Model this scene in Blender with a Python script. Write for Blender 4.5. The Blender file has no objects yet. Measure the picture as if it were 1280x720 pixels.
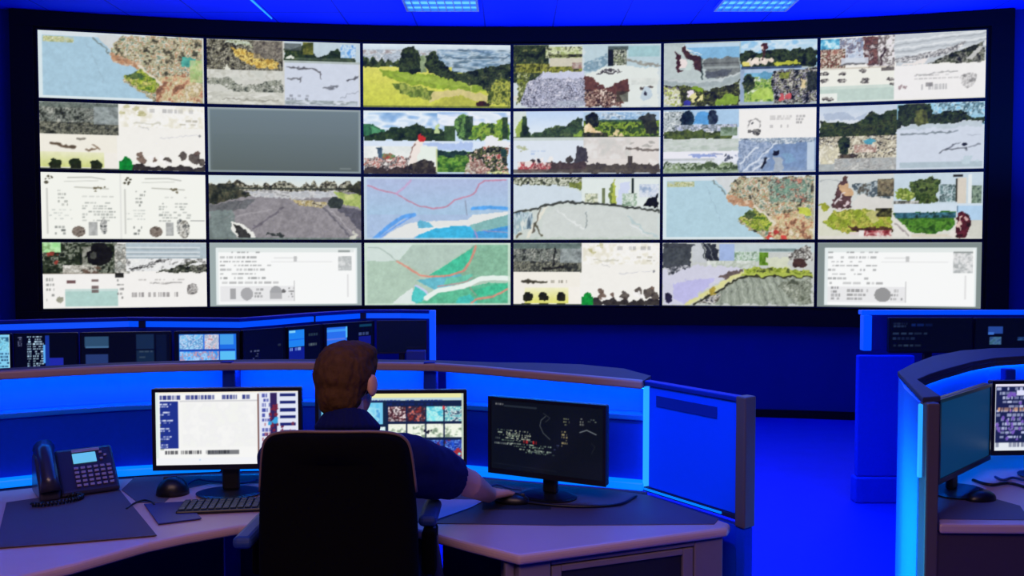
import bpy, bmesh, math, random
import numpy as np
from mathutils import Vector, Matrix

# ------------------------------------------------------------------ screen pictures (procedural, drawn in numpy)
class Pic:
    """A small procedural picture, coordinates 0..100 across and 0..100 down."""
    def __init__(s, w=190, h=84, base=(0, 0, 0), seed=1, warp=0.0):
        s.w, s.h = w, h
        s.a = np.zeros((h, w, 3)) + np.array(base, float)
        s.Y, s.X = np.mgrid[0:h, 0:w]
        s.X = (s.X + .5) / w * 100; s.Y = (s.Y + .5) / h * 100
        s.rng = np.random.RandomState(seed); s.w_ = warp
        s.X0, s.Y0 = s.X, s.Y
        if warp:
            k = warp * 2.0
            s.X = s.X + (s.nz(9) - .5) * k + (s.nz(3.2) - .5) * k * .9 ; s.Y = s.Y + ((s.nz(9) - .5) * k + (s.nz(3.2) - .5) * k * .9) * 2.1
    def put(s, m, c, al=1.0):
        m = (m * al)[..., None] if m.dtype != bool else (m.astype(float) * al)[..., None]
        s.a = s.a * (1 - m) + np.array(c, float) * m
    def R(s, x0, y0, x1, y1): return (s.X0 >= x0) & (s.X0 < x1) & (s.Y0 >= y0) & (s.Y0 < y1)
    def rect(s, x0, y0, x1, y1, c, al=1.0): s.put(s.R(x0, y0, x1, y1), c, al)
    def grad(s, x0, y0, x1, y1, c0, c1):
        t = np.clip((s.Y - y0) / (y1 - y0), 0, 1)[..., None]
        col = np.array(c0, float) * (1 - t) + np.array(c1, float) * t
        m = s.R(x0, y0, x1, y1)
        s.a[m] = col[m]
    def P(s, pts):
        m = np.zeros_like(s.X, bool); n = len(pts)
        for i in range(n):
            (xa, ya), (xb, yb) = pts[i], pts[(i + 1) % n]
            if ya == yb: continue
            c = (ya > s.Y) != (yb > s.Y)
            m ^= c & (s.X < (xb - xa) * (s.Y - ya) / (yb - ya) + xa)
        return m
    def poly(s, pts, c, al=1.0): s.put(s.P(pts), c, al)
    def E(s, cx, cy, rx, ry): return ((s.X - cx) / rx) ** 2 + ((s.Y - cy) / ry) ** 2 < 1
    def ell(s, cx, cy, rx, ry, c, al=1.0): s.put(s.E(cx, cy, rx, ry), c, al)
    def line(s, pts, wd, c, al=1.0):
        k = s.h / s.w * 1.0
        px, py = s.X * s.w / 100, s.Y * s.h / 100
        m = np.zeros_like(s.X)
        for (xa, ya), (xb, yb) in zip(pts, pts[1:]):
            ax, ay, bx, by = xa * s.w / 100, ya * s.h / 100, xb * s.w / 100, yb * s.h / 100
            dx, dy = bx - ax, by - ay; L = dx * dx + dy * dy + 1e-9
            t = np.clip(((px - ax) * dx + (py - ay) * dy) / L, 0, 1)
            d = np.hypot(px - ax - t * dx, py - ay - t * dy)
            m = np.maximum(m, np.clip(wd / 2 + .5 - d, 0, 1))
        s.put(m, c, al)
    def nz(s, sx, sy=None):
        sy = sy or sx
        gh, gw = int(s.h / sy) + 3, int(s.w / sx) + 3
        g = s.rng.rand(gh, gw)
        y = np.arange(s.h) / sy; x = np.arange(s.w) / sx
        yi, xi = y.astype(int), x.astype(int); fy, fx = (y - yi)[:, None], (x - xi)[None, :]
        fy = fy * fy * (3 - 2 * fy); fx = fx * fx * (3 - 2 * fx)
        a = g[yi][:, xi]; b = g[yi][:, xi + 1]; c = g[yi + 1][:, xi]; d = g[yi + 1][:, xi + 1]
        return (a * (1 - fx) + b * fx) * (1 - fy) + (c * (1 - fx) + d * fx) * fy
    def tex(s, m, pal, sx=2.2, sy=None, al=1.0):
        """mottle a region with the colours of a palette, in patches of about sx pixels"""
        q = sy or sx
        n = s.nz(sx * 3.6, q * 3.6) * .42 + s.nz(sx * 1.7, q * 1.7) * .36 + s.nz(sx * .85, q * .85) * .3
        if not m.any(): return
        v = n[m]; r = (np.argsort(np.argsort(v)) / max(1, len(v))) * (len(pal) - 1)
        i = np.clip(r.astype(int), 0, len(pal) - 2); f = (r - i)[:, None]
        p = np.array(pal, float)
        s.a[m] = s.a[m] * (1 - al) + al * (p[i] * (1 - f) + p[i + 1] * f)
    def top(s, x0, x1, y0, y1, amp, step=4.0):
        """region from a ragged skyline (about y0, wavering by amp) down to y1"""
        n = int(s.w / step) + 3
        g = s.rng.rand(n); x = np.arange(s.w) / step; i = x.astype(int); f = x - i
        sk = g[i] * (1 - f) + g[i + 1] * f
        return (s.X >= x0) & (s.X < x1) & (s.Y < y1) & (s.Y >= y0 + (sk[None, :] - .5) * 2 * amp)
    def spots(s, x0, y0, x1, y1, n, c, r=1.0, al=1.0, ry=None):
        for _ in range(n):
            x = x0 + s.rng.rand() * (x1 - x0); y = y0 + s.rng.rand() * (y1 - y0); k = .5 + s.rng.rand()
            s.ell(x, y, r * k, (ry or r * 2.2) * k, c, al)
    def txt(s, x0, y0, x1, y1, rows, c, al=.8, fill=.6, wd=3.0, thick=.5):
        rh = (y1 - y0) / rows
        for r in range(rows):
            x = x0; lim = x1 - s.rng.rand() * (x1 - x0) * .25
            while x < lim:
                l = wd * (.3 + s.rng.rand())
                if s.rng.rand() < fill:
                    yy = y0 + r * rh
                    s.rect(x, yy, min(x + l, x1), yy + rh * thick, c, al * (.5 + .5 * s.rng.rand()))
                x += l + wd * .25
    def done(s, soft=.5):
        a = s.a
        if s.w_:
            d = np.clip(1 - a.mean(-1) / 235, 0, 1) ** 1.5 * .5 + .008
            a = a * (1 + d * (s.nz(2.0) - .5) + d * (s.nz(5) - .5))[..., None]
        if soft:
            b = a.copy()
            b[1:-1, 1:-1] = (a[:-2, 1:-1] + a[2:, 1:-1] + a[1:-1, :-2] + a[1:-1, 2:]) / 4
            a = a * (1 - soft) + b * soft
        a = np.clip(a / 255, 0, 1)
        return np.where(a <= .04045, a / 12.92, ((a + .055) / 1.055) ** 2.4)

TREE = [(18, 26, 16), (40, 52, 30), (62, 76, 40), (30, 40, 26), (95, 105, 60)]
LAND = [(60, 62, 50), (130, 120, 95), (205, 196, 168), (150, 168, 135), (176, 128, 92), (225, 222, 205), (110, 130, 110)]

def map_tile(w, h, warm):
    p = Pic(w, h, (176, 206, 218) if warm else (166, 198, 216), 11 + warm, .9)
    p.rect(0, 0, 100, 7, (212, 222, 228)); p.rect(0, 0, 2.5, 100, (214, 228, 232)); p.rect(0, 95, 100, 100, (220, 232, 236))
    p.tex(p.R(3, 8, 21, 17), [(170, 190, 190), (205, 205, 150), (150, 160, 110), (225, 225, 200)], 1.6)
    p.line([(29, 16), (33, 38), (37, 60), (38, 75)], .7, (150, 175, 190), .8)
    p.poly([(34, 3), (42, 24), (43, 32), (52, 32), (56, 3)], (208, 212, 212))
    p.line([(33, 8), (38, 20), (42, 30)], 1.4, (110, 120, 115))
    land = p.P([(46, 10), (50, 3), (100, 1), (100, 99), (68, 99), (62, 88), (56, 80), (50, 70), (60, 52), (52, 44), (43, 40), (43, 28)])
    p.tex(land, LAND, 1.9)
    p.tex(p.P([(43, 28), (60, 42), (60, 50), (43, 42)]), [(205, 150, 110), (170, 120, 90), (225, 195, 165)], 1.6, al=.8)
    p.tex(p.P([(70, 62), (88, 55), (100, 75), (100, 99), (70, 99)]), [(120, 80, 60), (200, 140, 105), (225, 210, 170), (180, 160, 110), (235, 225, 205)], 1.8, al=.85)
    p.tex(p.P([(50, 66), (61, 50), (74, 72), (68, 88), (58, 80)]), [(60, 90, 40), (140, 160, 50), (190, 195, 80), (90, 110, 50), (215, 205, 120)], 1.7)
    p.poly([(52, 64), (58, 54), (64, 62), (58, 68)], (52, 74, 52), .7)
    p.line([(60, 46), (74, 74)], 2.6, (222, 214, 196)); p.line([(54, 12), (62, 44)], 1.2, (215, 205, 185))
    if warm:
        p.tex(p.R(70, 6, 97, 42), [(120, 160, 140), (80, 120, 105), (190, 170, 150), (150, 190, 175), (60, 70, 60), (205, 130, 110)], 1.8, al=.8)
        p.poly([(88, 50), (98, 50), (98, 62), (90, 60)], (190, 200, 70), .9); p.spots(70, 85, 82, 97, 6, (190, 70, 60), 1.2)
    else:
        p.tex(p.P([(86, 30), (94, 30), (95, 42), (86, 45)]), [(70, 150, 140), (90, 175, 160)], 2)
        p.tex(p.R(91, 34, 99, 68), [(150, 185, 110), (175, 200, 130), (200, 200, 150)], 2, al=.8)
    p.rect(99, 0, 100, 100, (205, 208, 200)); return p

def doc_tile(w, h, seed, wide):
    p = Pic(w, h, (128, 140, 138) if wide else (158, 172, 172), seed)
    l = 5 if wide else 4
    p.rect(l, 8, 97, 97, (228, 236, 236)); p.rect(l + 2, 12, 96, 96, (247, 248, 247))
    p.rect(l + 2, 10, 95, 16, (226, 232, 230))
    for i, (a, b, n) in enumerate([(14, 18, 4), (22, 26, 5), (28, 32, 4), (35, 38, 4), (41, 45, 4), (48, 51, 4), (54, 58, 3)]):
        p.txt(7, a, 40 - (i % 3) * 3, b, 1, (140, 142, 142), .75, .75, 3, .8)
    p.line([(40, 30), (80, 30)], .7, (215, 215, 215)); p.line([(42, 24), (57, 24)], .6, (190, 190, 190)); p.rect(55, 22, 57, 30, (175, 176, 176), .7)
    p.txt(8, 61, 52, 65, 1, (150, 150, 150), .7, .8, 4, .8)
    p.rect(7, 68, 55, 92, (232, 232, 233)); p.rect(54.5, 60, 55.3, 92, (190, 190, 190))
    if wide:
        p.txt(9, 68, 16, 90, 4, (130, 130, 130), .8, .7, 2, .7); p.txt(19, 72, 34, 90, 3, (150, 150, 150), .9, .85, 2, .75)
        p.ell(41, 80, 5, 11, (150, 150, 150)); p.txt(46, 72, 54, 90, 3, (140, 140, 140), .8, .7, 2, .6)
        p.tex(p.R(83, 14, 95, 46), [(170, 174, 174), (205, 208, 208), (235, 235, 235), (190, 192, 192)], 2.2); p.rect(83, 14, 95, 17, (150, 156, 154))
    else:
        p.rect(13, 72, 17, 88, (150, 150, 152), .8); p.ell(24, 80, 4, 10, (170, 170, 172)); p.txt(29, 72, 35, 88, 3, (120, 120, 120), .8, .7, 2, .6)
        p.ell(43, 78, 4, 10, (165, 166, 168)); p.rect(39, 78, 47, 88, (178, 178, 180)); p.ell(48, 76, 1.3, 3, (110, 110, 110)); p.txt(51, 70, 55, 88, 4, (130, 130, 130), .8, .7, 1.5, .6)
        p.rect(84, 12, 92, 16, (150, 158, 156), .9); p.tex(p.R(84, 22, 93, 44), [(200, 204, 204), (180, 184, 184), (222, 224, 224)], 2.5)
    p.rect(90, 50, 91, 86, (224, 224, 224)); return p

def signs_tile(w, h, seed):
    p = Pic(w, h, (240, 238, 232), seed, .8)
    p.tex(p.R(0, 0, 47, 48), [(40, 44, 40), (110, 116, 106), (150, 155, 148), (72, 76, 70), (182, 184, 174)], 1.8)
    p.tex(p.R(0, 30, 47, 48), [(24, 26, 22), (70, 72, 60), (150, 148, 128), (40, 42, 36)], 1.5, al=.75)
    p.rect(0, 0, 47, 8, (92, 104, 98), .6)
    p.tex(p.R(32, 6, 47, 32), [(140, 150, 150), (165, 175, 176), (120, 128, 128)], 4, al=.8)
    p.rect(0, 48, 46, 97, (238, 234, 222)); p.grad(0, 74, 38, 97, (230, 230, 195), (205, 212, 130))
    p.rect(38, 74, 46, 97, (238, 234, 226)); p.line([(6, 62), (13, 65), (20, 68)], 3.2, (92, 78, 62)); p.line([(27, 70), (35, 68), (31, 62)], 1.8, (125, 105, 85))
    p.line([(22, 55), (27, 55)], 2, (120, 115, 105))
    for u in (9, 21, 33): p.ell(u, 92, 3.4, 8, (34, 44, 24)); p.rect(u - 3, 92, u + 3, 98, (34, 40, 24))
    p.tex(p.R(48, 2, 99, 34), [(240, 238, 232), (244, 243, 240), (238, 235, 224), (226, 222, 205)], 3)
    p.spots(49, 3, 62, 16, 7, (180, 175, 120), 1.6, .6, 2.2); p.txt(66, 6, 98, 14, 1, (150, 150, 150), .6, .4, 3, .7); p.txt(82, 22, 97, 32, 2, (165, 160, 140), .6, .5, 3, .6)
    p.line([(56, 28), (72, 29)], 2, (200, 198, 182), .8); p.line([(60, 34), (66, 38)], .8, (190, 190, 190)); p.line([(72, 50), (96, 44)], .7, (200, 200, 205)); p.ell(96, 45, .9, 2, (150, 150, 150))
    p.put(p.top(48, 100, 90, 100, 5, 5), (54, 50, 46)); 
    for u, v, r in ((60, 76, 1.6), (61, 84, 2.4), (68, 82, 1.6), (76, 84, 2.6), (86, 76, 2.6), (93, 80, 3.4), (97, 86, 2.6), (95, 72, 1.4)):
        p.ell(u, v, r, r * 2.4, (96, 76, 64) if r < 2.5 else (66, 58, 50), .85)
    p.spots(62, 78, 90, 90, 8, (244, 242, 240), 1.6, .9)
    p.ell(51, 90, 3.8, 10, (20, 124, 46)); p.rect(47, 86, 55, 100, (20, 132, 50)); p.rect(0, 98, 47, 100, (60, 66, 54))
    return p

def make_tiles(w=190, h=84):
    T = {}
    T[0, 0] = map_tile(w, h, 0); T[4, 2] = map_tile(w, h, 1)
    T[0, 1] = signs_tile(w, h, 21); T[3, 3] = signs_tile(w, h, 22)
    p = T[3, 3]; p.ell(0, 0, .1, .1, (0, 0, 0)); p.rect(0, 46, 46, 97, (240, 236, 226)); p.grad(8, 72, 42, 97, (238, 236, 200), (222, 220, 110))
    p.rect(38, 70, 46, 97, (242, 238, 230)); p.rect(0, 60, 7, 97, (240, 236, 226)); p.line([(6, 60), (22, 63)], 3, (70, 66, 50)); p.txt(26, 60, 37, 66, 1, (110, 105, 90), .8, .8, 2, .7)
    for u in (10, 21, 33): p.ell(u, 86, 3.2, 8, (30, 32, 14)); p.rect(u - 3, 85, u + 3, 92, (34, 34, 14))
    p.rect(0, 0, 46, 9, (98, 116, 110), .8); p.line([(29, 12), (27, 36)], 2.4, (36, 38, 34)); p.line([(20, 42), (34, 38)], 2.2, (30, 30, 24))
    # two faint report pages
    p = Pic(w, h, (242, 243, 236), 31); T[0, 2] = p
    for o in (0, 46.5):
        p.spots(o + 2, 6, o + 7, 16, 6, (70, 66, 50), .9, .9); p.line([(o + 16, 8), (o + 30, 7), (o + 38, 10)], 1, (140, 142, 134), .8)
        p.line([(o + 14, 14), (o + 34, 12)], .7, (190, 192, 184)); p.line([(o + 20, 22), (o + 40, 24)], 1.2, (150, 150, 138), .7); p.spots(o + 30, 20, o + 38, 28, 5, (96, 88, 64), .8, .8, 1.6)
        p.txt(o + 10, 26, o + 16, 52, 5, (120, 124, 118), .7, .6, 1.8, .6); p.txt(o + 24, 34, o + 43, 38, 1, (200, 202, 196), .8, .9, 4, .7)
        p.txt(o + 24, 44, o + 44, 74, 7, (150, 155, 150), .75, .65, 2.2, .6); p.txt(o + 3, 55, o + 19, 72, 4, (190, 195, 190), .7, .6, 2, .5)
        p.rect(o + 3, 24, o + 4, 92, (205, 206, 200)); p.txt(o + 8, 80, o + 14, 94, 3, (90, 94, 92), .8, .6, 1.5, .7)
        p.tex(p.E(o + 22, 88, 4, 8), [(80, 70, 62), (150, 140, 130), (110, 98, 88)], 1.4); p.tex(p.R(o + 28, 74, o + 33, 94), [(190, 192, 190), (160, 162, 160)], 2)
        p.tex(p.E(o + 37, 80, 2.2, 12), [(70, 74, 74), (225, 225, 220), (130, 132, 130)], 1.3)
    p.tex(p.E(86, 84, 3.6, 14), [(120, 118, 110), (230, 228, 220), (90, 92, 90)], 1.4); p.rect(90, 70, 99, 72, (150, 152, 150)); p.rect(47, 0, 48, 100, (226, 227, 222))
    # cameras above, white form below
    p = Pic(w, h, (242, 240, 236), 41, 0.7); T[0, 3] = p
    p.tex(p.R(0, 0, 45, 48), [(20, 28, 18), (50, 58, 42), (34, 42, 30), (150, 156, 140), (26, 32, 24)], 2)
    p.tex(p.R(0, 0, 11, 16), [(150, 215, 140), (190, 235, 180), (120, 160, 100)], 2.2); p.spots(3, 16, 9, 30, 5, (150, 60, 50), 1.1, .9); p.tex(p.R(12, 34, 32, 48), [(60, 60, 52), (215, 210, 200), (150, 148, 138), (235, 232, 225)], 1.4)
    p.ell(34, 18, 8, 17, (22, 22, 22)); p.ell(30, 20, 2, 5, (70, 72, 66)); p.tex(p.P([(24, 8), (29, 4), (25, 26), (30, 36), (24, 36)]), [(205, 205, 195), (120, 120, 110)], 1.4, al=.8)
    p.tex(p.R(43, 2, 52, 48), [(230, 228, 220), (110, 110, 104), (200, 204, 200)], 1.5)
    p.rect(50, 1, 100, 27, (176, 190, 198))
    for v in (7, 14, 20): p.rect(50, v, 96, v + 2.2, (210, 218, 222)); p.rect(50, v + 2.6, 94, v + 3.6, (130, 142, 148), .6)
    p.tex(p.R(50, 25, 100, 44), [(238, 238, 236), (225, 226, 226), (244, 244, 244), (120, 120, 118)], 1.8)
    p.tex(p.P([(52, 40), (60, 34), (70, 28), (76, 27), (74, 31), (60, 38), (54, 44)]), [(20, 20, 20), (220, 220, 220), (40, 40, 40)], 1.1)
    p.tex(p.P([(68, 46), (80, 38), (92, 27), (94, 30), (86, 38), (100, 34), (100, 46)]), [(24, 26, 22), (60, 66, 52), (140, 140, 130), (30, 30, 28)], 1.5)
    p.rect(0, 46, 47, 48, (120, 104, 90), .6); p.spots(24, 36, 34, 48, 12, (90, 72, 60), 1, .8); p.rect(0, 48, 100, 98, (242, 240, 237))
    p.rect(13, 70, 45, 96, (176, 208, 202)); p.rect(13, 70, 44, 74, (200, 220, 216)); p.txt(2, 54, 7, 92, 5, (110, 112, 110), .8, .6, 1.6, .5); p.rect(14, 57, 19.5, 62, (120, 92, 92))
    for v in (56, 66, 72): p.rect(29, v, 33, v + 4, (110, 92, 90), .85)
    p.rect(43, 47, 48.5, 53, (44, 44, 40)); p.txt(44, 56, 49, 96, 6, (120, 120, 118), .8, .55, 1.4, .5); p.ell(10, 86, 2.4, 5, (130, 130, 110), .8)
    p.txt(56, 56, 86, 66, 2, (175, 172, 168), .7, .6, 2, .5); p.line([(66, 62), (84, 62)], 1.2, (150, 148, 146)); p.tex(p.E(90.5, 72, 3.3, 9), [(90, 86, 84), (210, 208, 205), (140, 136, 132)], 1.2)
    p.txt(52, 76, 86, 84, 1, (132, 128, 128), .85, .8, 1.4, .9)
    # tile 1,0: two camera views
    p = Pic(w, h, (205, 205, 196), 51, 1.0); T[1, 0] = p
    p.tex(p.R(0, 0, 49, 50), [(30, 30, 22), (72, 68, 54), (150, 148, 124), (60, 58, 48), (196, 192, 170), (44, 44, 34)], 1.7)
    p.tex(p.P([(12, 6), (30, 10), (26, 2), (16, 0)]), [(170, 176, 140), (205, 215, 205), (120, 126, 90)], 1.6)
    p.tex(p.P([(16, 14), (24, 16), (46, 34), (44, 46), (34, 42), (20, 28)]), [(150, 120, 50), (205, 170, 80), (240, 220, 130), (110, 84, 40)], 1.5)
    p.tex(p.R(30, 0, 49, 28), [(110, 104, 92), (150, 142, 130), (84, 78, 70)], 2.4, al=.7)
    p.tex(p.R(0, 46, 49, 62), [(200, 202, 192), (214, 214, 206), (190, 190, 178)], 3); p.tex(p.P([(0, 62), (14, 56), (20, 70), (49, 60), (49, 82), (18, 80), (10, 70), (0, 70)]), [(54, 60, 48), (176, 178, 166), (110, 114, 98), (215, 215, 206)], 1.5)
    p.tex(p.R(0, 80, 49, 100), [(212, 212, 202), (190, 190, 178), (222, 222, 214)], 5, 1.6); p.line([(10, 90), (46, 93)], 1.6, (140, 138, 124), .8); p.poly([(11, 45), (14, 38), (16, 46)], (220, 220, 205))
    p.rect(50, 0, 100, 33, (190, 206, 214)); p.tex(p.top(50, 96, 15, 32, 9, 9), [(22, 34, 18), (44, 60, 30), (30, 46, 22), (70, 80, 40)], 2); p.rect(50, 3, 61, 14, (84, 92, 88), .8); p.tex(p.R(62, 1, 69, 20), [(60, 70, 20), (120, 120, 50)], 2)
    p.tex(p.R(87, 3, 97, 24), [(90, 150, 215), (215, 228, 238), (150, 190, 225)], 2.4); p.rect(50, 25, 96, 29, (90, 104, 84), .6); p.spots(51, 24, 56, 28, 5, (220, 225, 215), .8)
    p.rect(50, 30, 100, 33, (176, 186, 182)); p.rect(50, 33, 99, 100, (206, 213, 226))
    p.line([(52, 41), (70, 43), (73, 46), (73.5, 55)], 2.2, (96, 96, 100)); p.line([(53, 58), (61, 56), (60, 62)], 2, (120, 122, 126)); p.line([(91, 58), (97, 53)], 2.6, (100, 102, 108)); p.line([(76, 71), (85, 68), (80, 66)], 2.2, (120, 124, 132))
    p.txt(51, 82, 68, 92, 2, (120, 124, 130), .7, .6, 2, .7); p.tex(p.R(50, 90, 98, 98), [(190, 200, 206), (140, 150, 150), (214, 220, 228)], 5, 1.4); p.line([(86, 84), (98, 76)], 1, (150, 156, 166))
    # tile 1,1: plain grey
    p = Pic(w, h, (108, 122, 124), 61); T[1, 1] = p
    p.grad(0, 0, 100, 100, (112, 128, 134), (96, 106, 104)); p.grad(3, 40, 97, 100, (104, 118, 120), (92, 102, 98)); 
    for a in ((0, 0, 100, 3), (0, 97, 100, 100), (0, 0, 1.5, 100), (98.5, 0, 100, 100)): p.rect(*a, (140, 154, 156))
    p.line([(86, 92), (93, 92)], 1, (140, 150, 148))
    # tile 1,2: road
    p = Pic(w, h, (142, 138, 142), 71, 0.8); T[1, 2] = p
    p.grad(0, 0, 100, 22, (206, 222, 228), (228, 230, 218)); p.tex(p.top(0, 100, 13, 24, 6, 5), [(40, 42, 32), (90, 84, 66), (200, 200, 180), (56, 56, 44)], 1.6)
    p.tex(p.P([(0, 16), (16, 12), (20, 24), (30, 30), (12, 40), (0, 46)]), [(34, 40, 32), (60, 64, 50), (88, 86, 66)], 2); p.rect(14, 19, 90, 22, (56, 62, 50), .9)
    p.tex(p.P([(24, 24), (86, 23), (84, 34), (60, 36), (28, 33)]), [(196, 200, 204), (176, 178, 182), (214, 214, 214), (150, 150, 150)], 3, 1.4)
    p.tex(p.P([(52, 34), (60, 38), (78, 42), (74, 50), (62, 48), (56, 42)]), [(200, 190, 150), (150, 130, 80), (220, 214, 190), (90, 80, 60)], 1.5)
    p.tex(p.P([(82, 24), (100, 30), (100, 50), (88, 44)]), [(176, 190, 110), (150, 170, 90), (205, 210, 140)], 2.4); p.tex(p.P([(88, 18), (100, 8), (100, 32)]), [(40, 44, 30), (70, 70, 48)], 2); p.ell(83, 42, 5, 9, (56, 64, 58)); p.poly([(86, 48), (100, 52), (100, 88), (92, 66), (84, 52)], (86, 86, 98), .8)
    p.poly([(0, 46), (30, 36), (24, 52), (0, 62)], (104, 106, 108)); p.poly([(0, 58), (16, 52), (18, 100), (0, 100)], (120, 132, 130)); p.line([(26, 34), (10, 68)], .7, (166, 160, 164), .5)
    p.line([(48, 48), (38, 68), (28, 82)], 2.6, (108, 104, 112)); p.line([(40, 52), (14, 66)], 1.2, (170, 166, 170), .8); p.line([(74, 50), (82, 66), (92, 96)], 2.2, (104, 102, 110)); p.line([(77, 50), (85, 66), (96, 94)], 1, (176, 172, 176))
    p.poly([(14, 71), (20, 74), (26, 84), (30, 98), (20, 98), (15, 86)], (232, 232, 226)); p.poly([(16, 76), (20, 79), (25, 88), (27, 98), (20, 98), (17, 88)], (52, 52, 50)); p.spots(37, 88, 48, 96, 9, (50, 56, 54), 1.1, .9, 2); p.rect(0, 96, 100, 100, (116, 128, 124)); p.spots(90, 86, 98, 96, 6, (214, 214, 200), 1.2, .8)
    T[1, 3] = doc_tile(w, h, 81, 0); T[5, 3] = doc_tile(w, h, 82, 1)
    # tile 2,0: golf course
    p = Pic(w, h, (196, 200, 70), 91, 0.9); T[2, 0] = p
    p.grad(0, 0, 100, 40, (222, 234, 240), (140, 160, 180)); p.tex(p.R(0, 9, 52, 30), [(190, 202, 214), (150, 160, 170), (212, 222, 228), (160, 150, 150)], 3, 1.4)
    p.tex(p.R(50, 8, 100, 44), [(100, 128, 150), (150, 176, 198), (190, 206, 216), (84, 108, 124)], 7, 1.5); p.line([(52, 20), (90, 21), (98, 18)], 2, (70, 92, 110), .8); p.line([(56, 10), (88, 10)], 1.2, (90, 115, 150), .8)
    p.grad(0, 36, 60, 100, (214, 212, 100), (196, 200, 64)); p.rect(0, 62, 100, 100, (200, 204, 84), .5)
    p.poly([(10, 40), (40, 46), (84, 66), (84, 74), (60, 72), (30, 62), (14, 50)], (140, 165, 50)); p.poly([(20, 46), (60, 56), (80, 66), (60, 66), (30, 56)], (160, 182, 70), .7)
    p.tex(p.P([(19, 62), (24, 60), (40, 68), (52, 76), (44, 88), (34, 84), (24, 74)]), [(84, 104, 36), (120, 140, 56), (165, 172, 80)], 2); p.poly([(48, 74), (66, 70), (86, 80), (88, 92), (70, 82), (56, 82), (44, 92)], (208, 196, 130))
    p.poly([(54, 84), (64, 80), (78, 86), (80, 98), (46, 98)], (178, 180, 70)); p.tex(p.top(0, 26, 26, 36, 6, 4), [(24, 34, 22), (50, 66, 34), (80, 92, 50)], 1.8)
    p.tex(p.P([(70, 42), (80, 36), (92, 34), (100, 28), (100, 90), (90, 86), (80, 66), (66, 60), (56, 52)]), TREE, 2); p.tex(p.P([(86, 64), (94, 52), (100, 60), (100, 96), (84, 90)]), [(50, 64, 20), (120, 130, 50), (190, 190, 80), (80, 96, 40)], 1.8)
    p.tex(p.E(32, 26, 7.8, 21), TREE[:4], 2); p.tex(p.R(24, 26, 39, 44), TREE[:4], 2); p.tex(p.E(47, 28, 5, 15), TREE[:4], 2); p.tex(p.P([(43, 20), (52, 24), (58, 40), (64, 44), (66, 58), (50, 50), (44, 46)]), TREE[:4], 2)
    p.tex(p.P([(39, 20), (42, 18), (43, 44), (39, 44)]), [(150, 165, 130), (110, 130, 90)], 2); p.ell(80, 92, 4, 4, (60, 34, 24)); p.ell(84, 94, 3, 4, (46, 40, 20)); p.line([(73, 62), (73, 74)], .8, (220, 224, 120)); p.rect(0, 97, 100, 100, (120, 130, 50))
    # tile 2,1: park views
    p = Pic(w, h, (200, 220, 240), 101, 0.9); T[2, 1] = p
    p.tex(p.R(0, 0, 60, 30), [(130, 170, 215), (170, 200, 232), (232, 240, 246), (196, 216, 236)], 9, 5); p.rect(0, 0, 100, 4, (224, 236, 240)); p.tex(p.R(50, 2, 100, 24), [(160, 190, 230), (236, 240, 246), (214, 226, 238)], 10, 4)
    p.poly([(0, 20), (6, 22), (14, 32), (16, 46), (0, 46)], (50, 100, 66)); p.poly([(5, 24), (12, 32), (12, 40), (6, 42)], (90, 160, 110), .8)
    p.tex(p.P([(10, 36), (20, 27), (30, 26), (36, 19), (42, 26), (50, 28), (58, 34), (56, 48), (0, 48), (0, 40)]), [(24, 38, 18), (44, 62, 28), (34, 50, 24), (60, 78, 36)], 2.2); p.poly([(48.5, 22), (50.5, 22), (51, 36), (48.5, 36)], (190, 210, 150))
    p.rect(55, 24, 62, 48, (60, 84, 44)); p.tex(p.E(68, 26, 6, 22), [(70, 110, 50), (120, 160, 84), (40, 66, 34), (90, 130, 60)], 2.2); p.rect(69, 8, 74, 46, (34, 52, 28), .8); p.tex(p.P([(74, 22), (90, 18), (94, 10), (98, 12), (100, 46), (72, 46)]), [(60, 96, 36), (110, 146, 50), (150, 176, 60), (40, 66, 30)], 2.4); p.rect(94, 10, 98, 44, (40, 60, 34), .8)
    p.rect(0, 48, 100, 60, (216, 228, 242)); p.poly([(40, 52), (74, 50), (74, 62), (46, 62)], (176, 196, 232)); p.poly([(84, 40), (92, 40), (92, 46), (100, 50), (100, 60), (80, 56)], (230, 232, 235))
    p.tex(p.R(0, 56, 50, 88), [(238, 240, 236), (228, 232, 228), (220, 226, 222)], 4); p.tex(p.P([(0, 74), (16, 74), (30, 72), (30, 92), (0, 92)]), [(240, 236, 230), (50, 40, 36), (236, 232, 224), (150, 80, 66), (240, 240, 236)], 1.6)
    p.poly([(9, 58), (13, 60), (14, 78), (11, 76)], (70, 92, 110)); p.tex(p.E(17, 72, 4, 5), [(90, 140, 90), (170, 80, 60)], 2); p.poly([(30, 84), (34, 50), (38, 44), (41, 46), (40, 56), (36, 84)], (236, 226, 218)); p.line([(31, 72), (35, 52)], 1.3, (120, 90, 80)); p.ell(39.5, 43, 1.8, 6, (200, 50, 36)); p.poly([(38, 56), (49, 58), (49, 76), (36, 78)], (228, 236, 226))
    p.put(p.top(0, 49, 90, 100, 4, 6), (62, 54, 46)); p.tex(p.P([(28, 86), (42, 76), (48, 80), (48, 97), (28, 97)]), [(60, 56, 44), (40, 36, 30), (84, 78, 62)], 2.2)
    p.tex(p.R(49, 64, 78, 97), [(40, 80, 26), (84, 130, 40), (120, 160, 60), (60, 100, 30)], 2.6, 1.8); p.poly([(49, 60), (52, 64), (74, 64), (70, 70), (49, 72)], (36, 60, 50)); p.tex(p.P([(70, 68), (80, 56), (98, 56), (98, 98), (72, 98)]), [(20, 28, 18), (60, 60, 44), (110, 120, 60), (30, 36, 30), (240, 225, 205), (150, 70, 60)], 1.8)
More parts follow.
